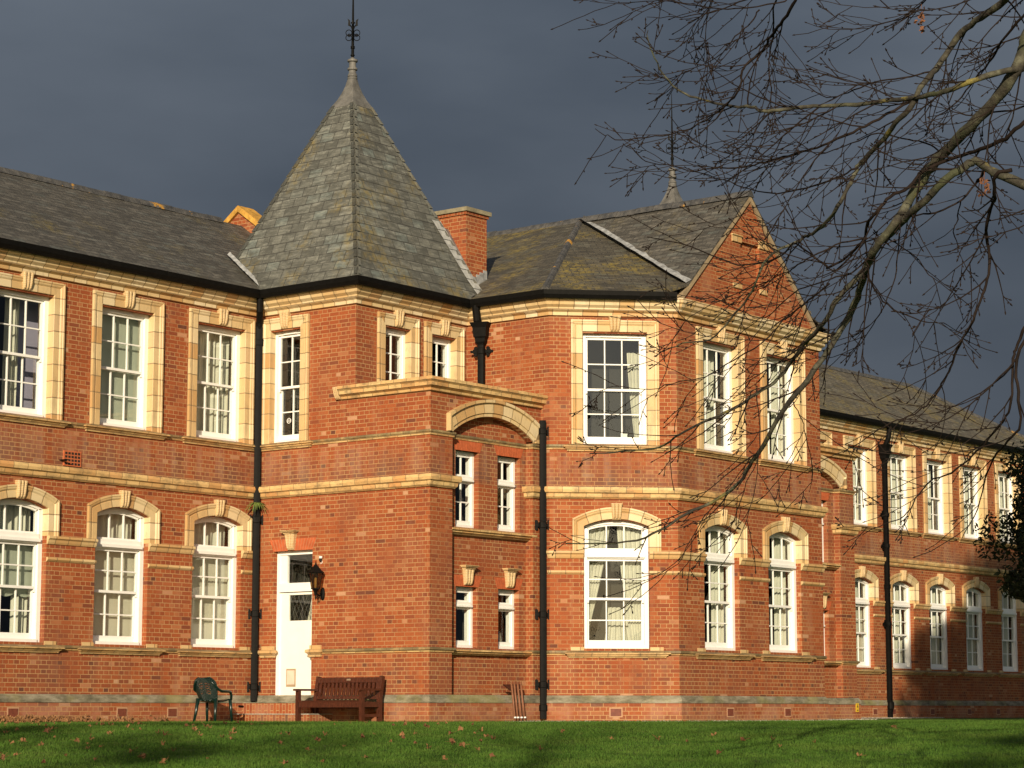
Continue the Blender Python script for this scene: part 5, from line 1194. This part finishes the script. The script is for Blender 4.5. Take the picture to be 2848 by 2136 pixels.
def lime_tree():
    r_ = random.Random(21); base = CAM+FW*17.0+RT*7.6; base.z = float(gz_s(17.0))-.05
    t = thing('bare_tree', 'large leafless tree with lichened limbs reaching in from the right edge of the view', 'tree', tuple(base))
    inv = Matrix.Translation(-base); tw = MB()
    top = base+Vector((0, 0, 13)); 
    tr = MB(); tp = smooth_path([tuple(v) for v in (Vector((0, 0, 0)), Vector((.05, .05, 2.5)), Vector((-.05, .1, 5.5)), Vector((.1, 0, 8.5)), Vector((.0, .15, 12)), Vector((.2, .2, 15)))], 5)
    tr.tube(tp, list(np.linspace(.34, .05, len(tp))), 14); tr.build('trunk', M['bark'], t, True)
    bias = (-RT*.8+Vector((0, 0, -.25)))
    for bi, (s0, s1, r0, r1, chunks) in enumerate(BR):
        P2 = []
        for cr_, pts in chunks:
            x0, y0, sc = CR[cr_]; P2 += [(x0+x/sc, y0+y/sc) for x, y in pts]
        P3 = []; n = len(P2); ph = r_.uniform(0, 6)
        for i, (u, v) in enumerate(P2): P3.append(px(u, v, s0+(s1-s0)*i/(n-1)+.25*math.sin(i*.9+ph)))
        if bi in (0, 1, 2, 7):                               # main limbs spring from the trunk
            hz = {0: 8.3, 1: 9.2, 2: 6.9, 7: 5.0}[bi]; st = base+Vector((0, .05, hz)); 
            if bi == 2: pass
            else: P3 = [st, st.lerp(P3[0], .5)+Vector((0, 0, .35))]+P3; r0 = r0*1.25
        path = [Vector(q) for q in smooth_path([tuple(p) for p in P3], 4)]; m_ = len(path)
        path = [q+Vector((r_.gauss(0, .004), r_.gauss(0, .004), r_.gauss(0, .004))) if 0 < i < m_-1 else q for i, q in enumerate(path)]
        if bi not in (0, 7): r0 *= .84
        f_ = lambda fr_, a_=r0, b_=r1, s_=(s0+s1)/2: (b_+(a_-b_)*(1-fr_)**.95)*s_/FPX
        rad = [f_(i/(m_-1))*(1+.10*r_.uniform(-1, 1)) for i in range(m_)]
        lm = MB(); lm.tube([inv @ q for q in path], rad, 9 if r0 > 4 else 6); lm.build('branch', M['bark'] if r0 > 7.5 else M['twig'], t, True)
        ptsl = [inv @ q for q in path]
        twigs_on(ptsl, f_, tw, r_, .40, 1.5, .235, 2, bias, .20 if bi in (0, 7) else .08)
    # upper limbs out of the picture
    for i in range(7):
        an = r_.uniform(0, 6.28); st = Vector((0, 0, r_.uniform(6, 13))); p = [st]; dv = Vector((math.cos(an), math.sin(an), .6)); dv = (dv+RT*.7).normalized()
        for j in range(7): dv = (dv+Vector((r_.gauss(0, .15), r_.gauss(0, .15), -.05))).normalized(); p.append(p[-1]+dv*.8)
        lm = MB(); lm.tube(p, list(np.linspace(.10, .012, len(p))), 7); lm.build('branch', M['bark'], t, True); twigs_on(p, lambda q_: .03, tw, r_, .5, 1.3, .45, 1, Vector((0, 0, .2)))
    o = tw.build('twigs', M['twig'], t); o['kind'] = 'stuff'
    # withered leaf bunches
    for u, v, s_, h in ((2563, 50, 18.0, .19), (2738, 520, 17.5, .14)):
        mb = MB(); q0 = inv @ px(u, v-25, s_)
        for i in range(26):
            p = q0+Vector((r_.gauss(0, .022), r_.gauss(0, .022), -r_.uniform(0, h))); e1 = Vector((r_.gauss(0, 1), r_.gauss(0, 1), r_.gauss(0, 1))).normalized()*.022; e2 = Vector((r_.gauss(0, 1), r_.gauss(0, 1), r_.gauss(0, 1))).normalized()*.018; mb.add([p-e1, p+e2, p+e1, p-e2])
        mb.tube([q0+Vector((0, 0, .05)), q0-Vector((0, 0, h*.6))], .002, 4); mb.build('withered_leaves', M['leafd'], t)
lime_tree()
def evergreen(pos, rc, hc, cz, seed, label, n=17000, ncl=230, ls=(.035, .07), cr=(.28, .62)):
    r_ = np.random.default_rng(seed); t = thing('evergreen_tree', label, 'tree', pos)
    tr = MB(); tr.tube([(0, 0, -.1), (.05, .02, 2), (0, .1, cz+hc*.6)], [.22, .17, .05], 10); q = random.Random(seed)
    for i in range(12):
        an = q.uniform(0, 6.28); st = Vector((0, 0, q.uniform(1.8, cz+1))); e = Vector((math.cos(an)*rc*.8, math.sin(an)*rc*.8, st.z+q.uniform(.2, 1.6))); tr.tube([st, st.lerp(e, .5)+Vector((0, 0, .3)), e], [.07, .05, .015], 6)
    tr.build('trunk', M['bark'], t, True)
    cl = []
    for i in range(ncl):
        dv = r_.normal(0, 1, 3); dv /= np.linalg.norm(dv); rr_ = r_.uniform(.55, 1.0)**.6; wd = 1.15-.35*dv[2]; cl.append((dv*np.array([rc*wd, rc*wd, hc])*rr_*(1+.18*np.sin(3*dv[0]+seed)+.12*np.sin(5*dv[2]+2)), r_.uniform(*cr)))
    ci = r_.integers(0, len(cl), n); C_ = np.array([x[0] for x in cl])[ci]; Rr = np.array([x[1] for x in cl])[ci]; dv = r_.normal(0, 1, (n, 3)); dv /= np.linalg.norm(dv, axis=1)[:, None]
    P = C_+dv*(Rr*r_.uniform(.3, 1, n)**.5)[:, None]+np.array([0, 0, cz]); e1 = r_.normal(0, 1, (n, 3)); e1 /= np.linalg.norm(e1, axis=1)[:, None]; e2 = np.cross(e1, dv+.4*r_.normal(0, 1, (n, 3))); e2 /= np.linalg.norm(e2, axis=1)[:, None]
    s_ = r_.uniform(*ls, n)[:, None]; Vv = np.stack([P-e1*s_, P+e2*s_*.42, P+e1*s_, P-e2*s_*.42], 1).reshape(-1, 3)
    link('crown', mesh_np('crown', Vv, np.arange(4*n).reshape(-1, 4), M['ever']), t)
pe = CAM+FW*51+RT*14.35; evergreen((pe.x, pe.y, .05), 2.9, 3.4, 4.5, 4, 'dark evergreen tree at the right edge in front of the far wing', 95000, 280, (.05, .095))
def bare(pos, h, seed, label, spread=.42, twn=.5):
    """leafless tree behind the viewpoint: it throws the lawn shadows and stands in the window reflections"""
    r_ = random.Random(seed); t = thing('bare_tree', label, 'tree', pos); tr, tw = MB(), MB()
    def limb(p, dv, ln, r0, lev):
        n = 6; pts = [Vector(p)]; d_ = Vector(dv)
        for i in range(n): d_ = (d_+Vector((r_.gauss(0, .13), r_.gauss(0, .13), r_.gauss(0, .1)+.05))).normalized(); pts.append(pts[-1]+d_*(ln/n))
        (tr if lev < 2 else tw).tube(pts, [r0*(1-.6*i/n) for i in range(n+1)], 8 if lev < 2 else 5 if lev < 3 else 3)
        if lev < 4:
            for _ in range((7, 6, 6, 5)[lev]):
                i = r_.randint(2 if lev else 2, n); o = d_.orthogonal(); o.rotate(Matrix.Rotation(r_.uniform(0, 6.28), 3, d_)); limb(pts[i], (d_*.8+o.normalized()*r_.uniform(.5, 1)).normalized(), ln*r_.uniform(.42, .68), r0*.42, lev+1)
    limb((0, 0, -.2), (0, 0, 1), h*.48, h*.018, 0)
    tr.build('trunk', M['bark'], t, True); o = tw.build('twigs', M['twig'], t); o['kind'] = 'stuff'
    return t
def at(s_, l_): p = CAM+FW*s_+RT*l_; return (p.x, p.y, float(gz_s(s_)))
bare(at(-6, 13.2), 19, 5, 'tall leafless tree behind the viewpoint to the right, mirrored in the angled bay window')
bare(at(-9, 10.2), 17, 23, 'leafless tree behind the viewpoint, nearest right of it, mirrored in the bay windows')
bare(at(-15, 18.5), 20, 29, 'tall leafless tree behind the viewpoint, farthest to the right')
bare(at(-22, -4.0), 20.0, 9, 'tall leafless tree behind the viewpoint to the left, shading the near lawn')
p_ = at(31.0, 12.1); evergreen(p_, 2.9, 4.6, 11.3, 22, 'broad dark evergreen outside the picture to the right, shading the far wing', 110000, 300, (.08, .14), (.4, .9))
p_ = at(-22, -10.8); evergreen(p_, 3.3, 4.6, 14.6, 6, 'tall broken crowned evergreen behind the viewpoint, shading the left of the lawn', 8000, 34, (.07, .13), (.5, .95))
p_ = at(-22, 1.8); evergreen(p_, 2.6, 4.2, 14.0, 12, 'tall thin crowned evergreen directly behind the viewpoint, shading the right of the lawn', 3500, 20, (.07, .13), (.4, .8))

# ------------------------------------------------------------------ fallen leaves
def leaves():
    r_ = random.Random(31); meshes = []
    for q in range(6):
        mb = MB(); n = 12; L = .045; pts = []
        for i in range(n):
            an = 2*math.pi*i/n; rad_ = L*(1 if i % 2 == 0 else .58)*r_.uniform(.8, 1.15); pts.append(Vector((rad_*math.cos(an), rad_*.78*math.sin(an), .028*math.cos(an*2+q)*r_.uniform(.6, 1.3)+.02)))
        ctr = Vector((0, 0, .004))
        for i in range(n): mb.add([ctr, pts[i], pts[(i+1) % n]])
        mb.tube([ctr, Vector((-.05, 0, .012)), Vector((-.09, .01, .02))], .0022, 4); meshes.append(mb.mesh('fallen_leaf', M['leafb'] if q % 3 else M['leafd'], False))
    def put(s_, l_, sc):
        p = at(s_, l_)
        if bool(inside(np.array([p[0]]), np.array([p[1]]))[0]): return
        o = link('fallen_leaf', r_.choice(meshes)); o.location = (p[0], p[1], p[2]+.022); o.rotation_euler = (r_.uniform(-.6, .6), r_.uniform(-.6, .6), r_.uniform(0, 6.28)); o.scale = (sc,)*3
        tag(o, 'curled brown dead leaf lying on the lawn', 'leaf', 'fallen leaves on the lawn')
    for i in range(130):
        s_ = 25.3+r_.random()**.8*11; half = s_*.222; w_ = r_.random()**2.2; put(s_, -half+2*half*w_*.5, r_.uniform(.45, 1.15))
    for i in range(16): s_ = r_.uniform(25.5, 34); put(s_, r_.uniform(-.1, .8)*s_*.22, r_.uniform(.6, 1.15))
    # drift of leaves against the left wing
    V_, F_ = [], []; n = 0
    rg = np.random.default_rng(8)
    for i in range(900):
        x = -9+rg.beta(1.3, 2.6)*7.0; y = -.06-abs(rg.normal(0, .30))
        if y < -1.3: continue
        m_ = np.array([v.co[:] for v in meshes[i % 6].vertices])[:36]; an = rg.uniform(0, 6.28); ca, sa = math.cos(an), math.sin(an); ti = rg.normal(0, .5)
        pts = m_*rg.uniform(.6, 1.1); pts = np.stack([pts[:, 0]*ca-pts[:, 1]*sa, pts[:, 0]*sa+pts[:, 1]*ca, pts[:, 2]+pts[:, 0]*ti], 1)+np.array([x, y, .10+rg.uniform(0, .11)*math.exp(y*2)]); V_.append(pts); F_.append(np.arange(36).reshape(-1, 3)+n); n += 36
    o = link('leaf_litter', mesh_np('leaf_litter', np.concatenate(V_), np.concatenate(F_), M['leafb'])); o['kind'] = 'stuff'
leaves()
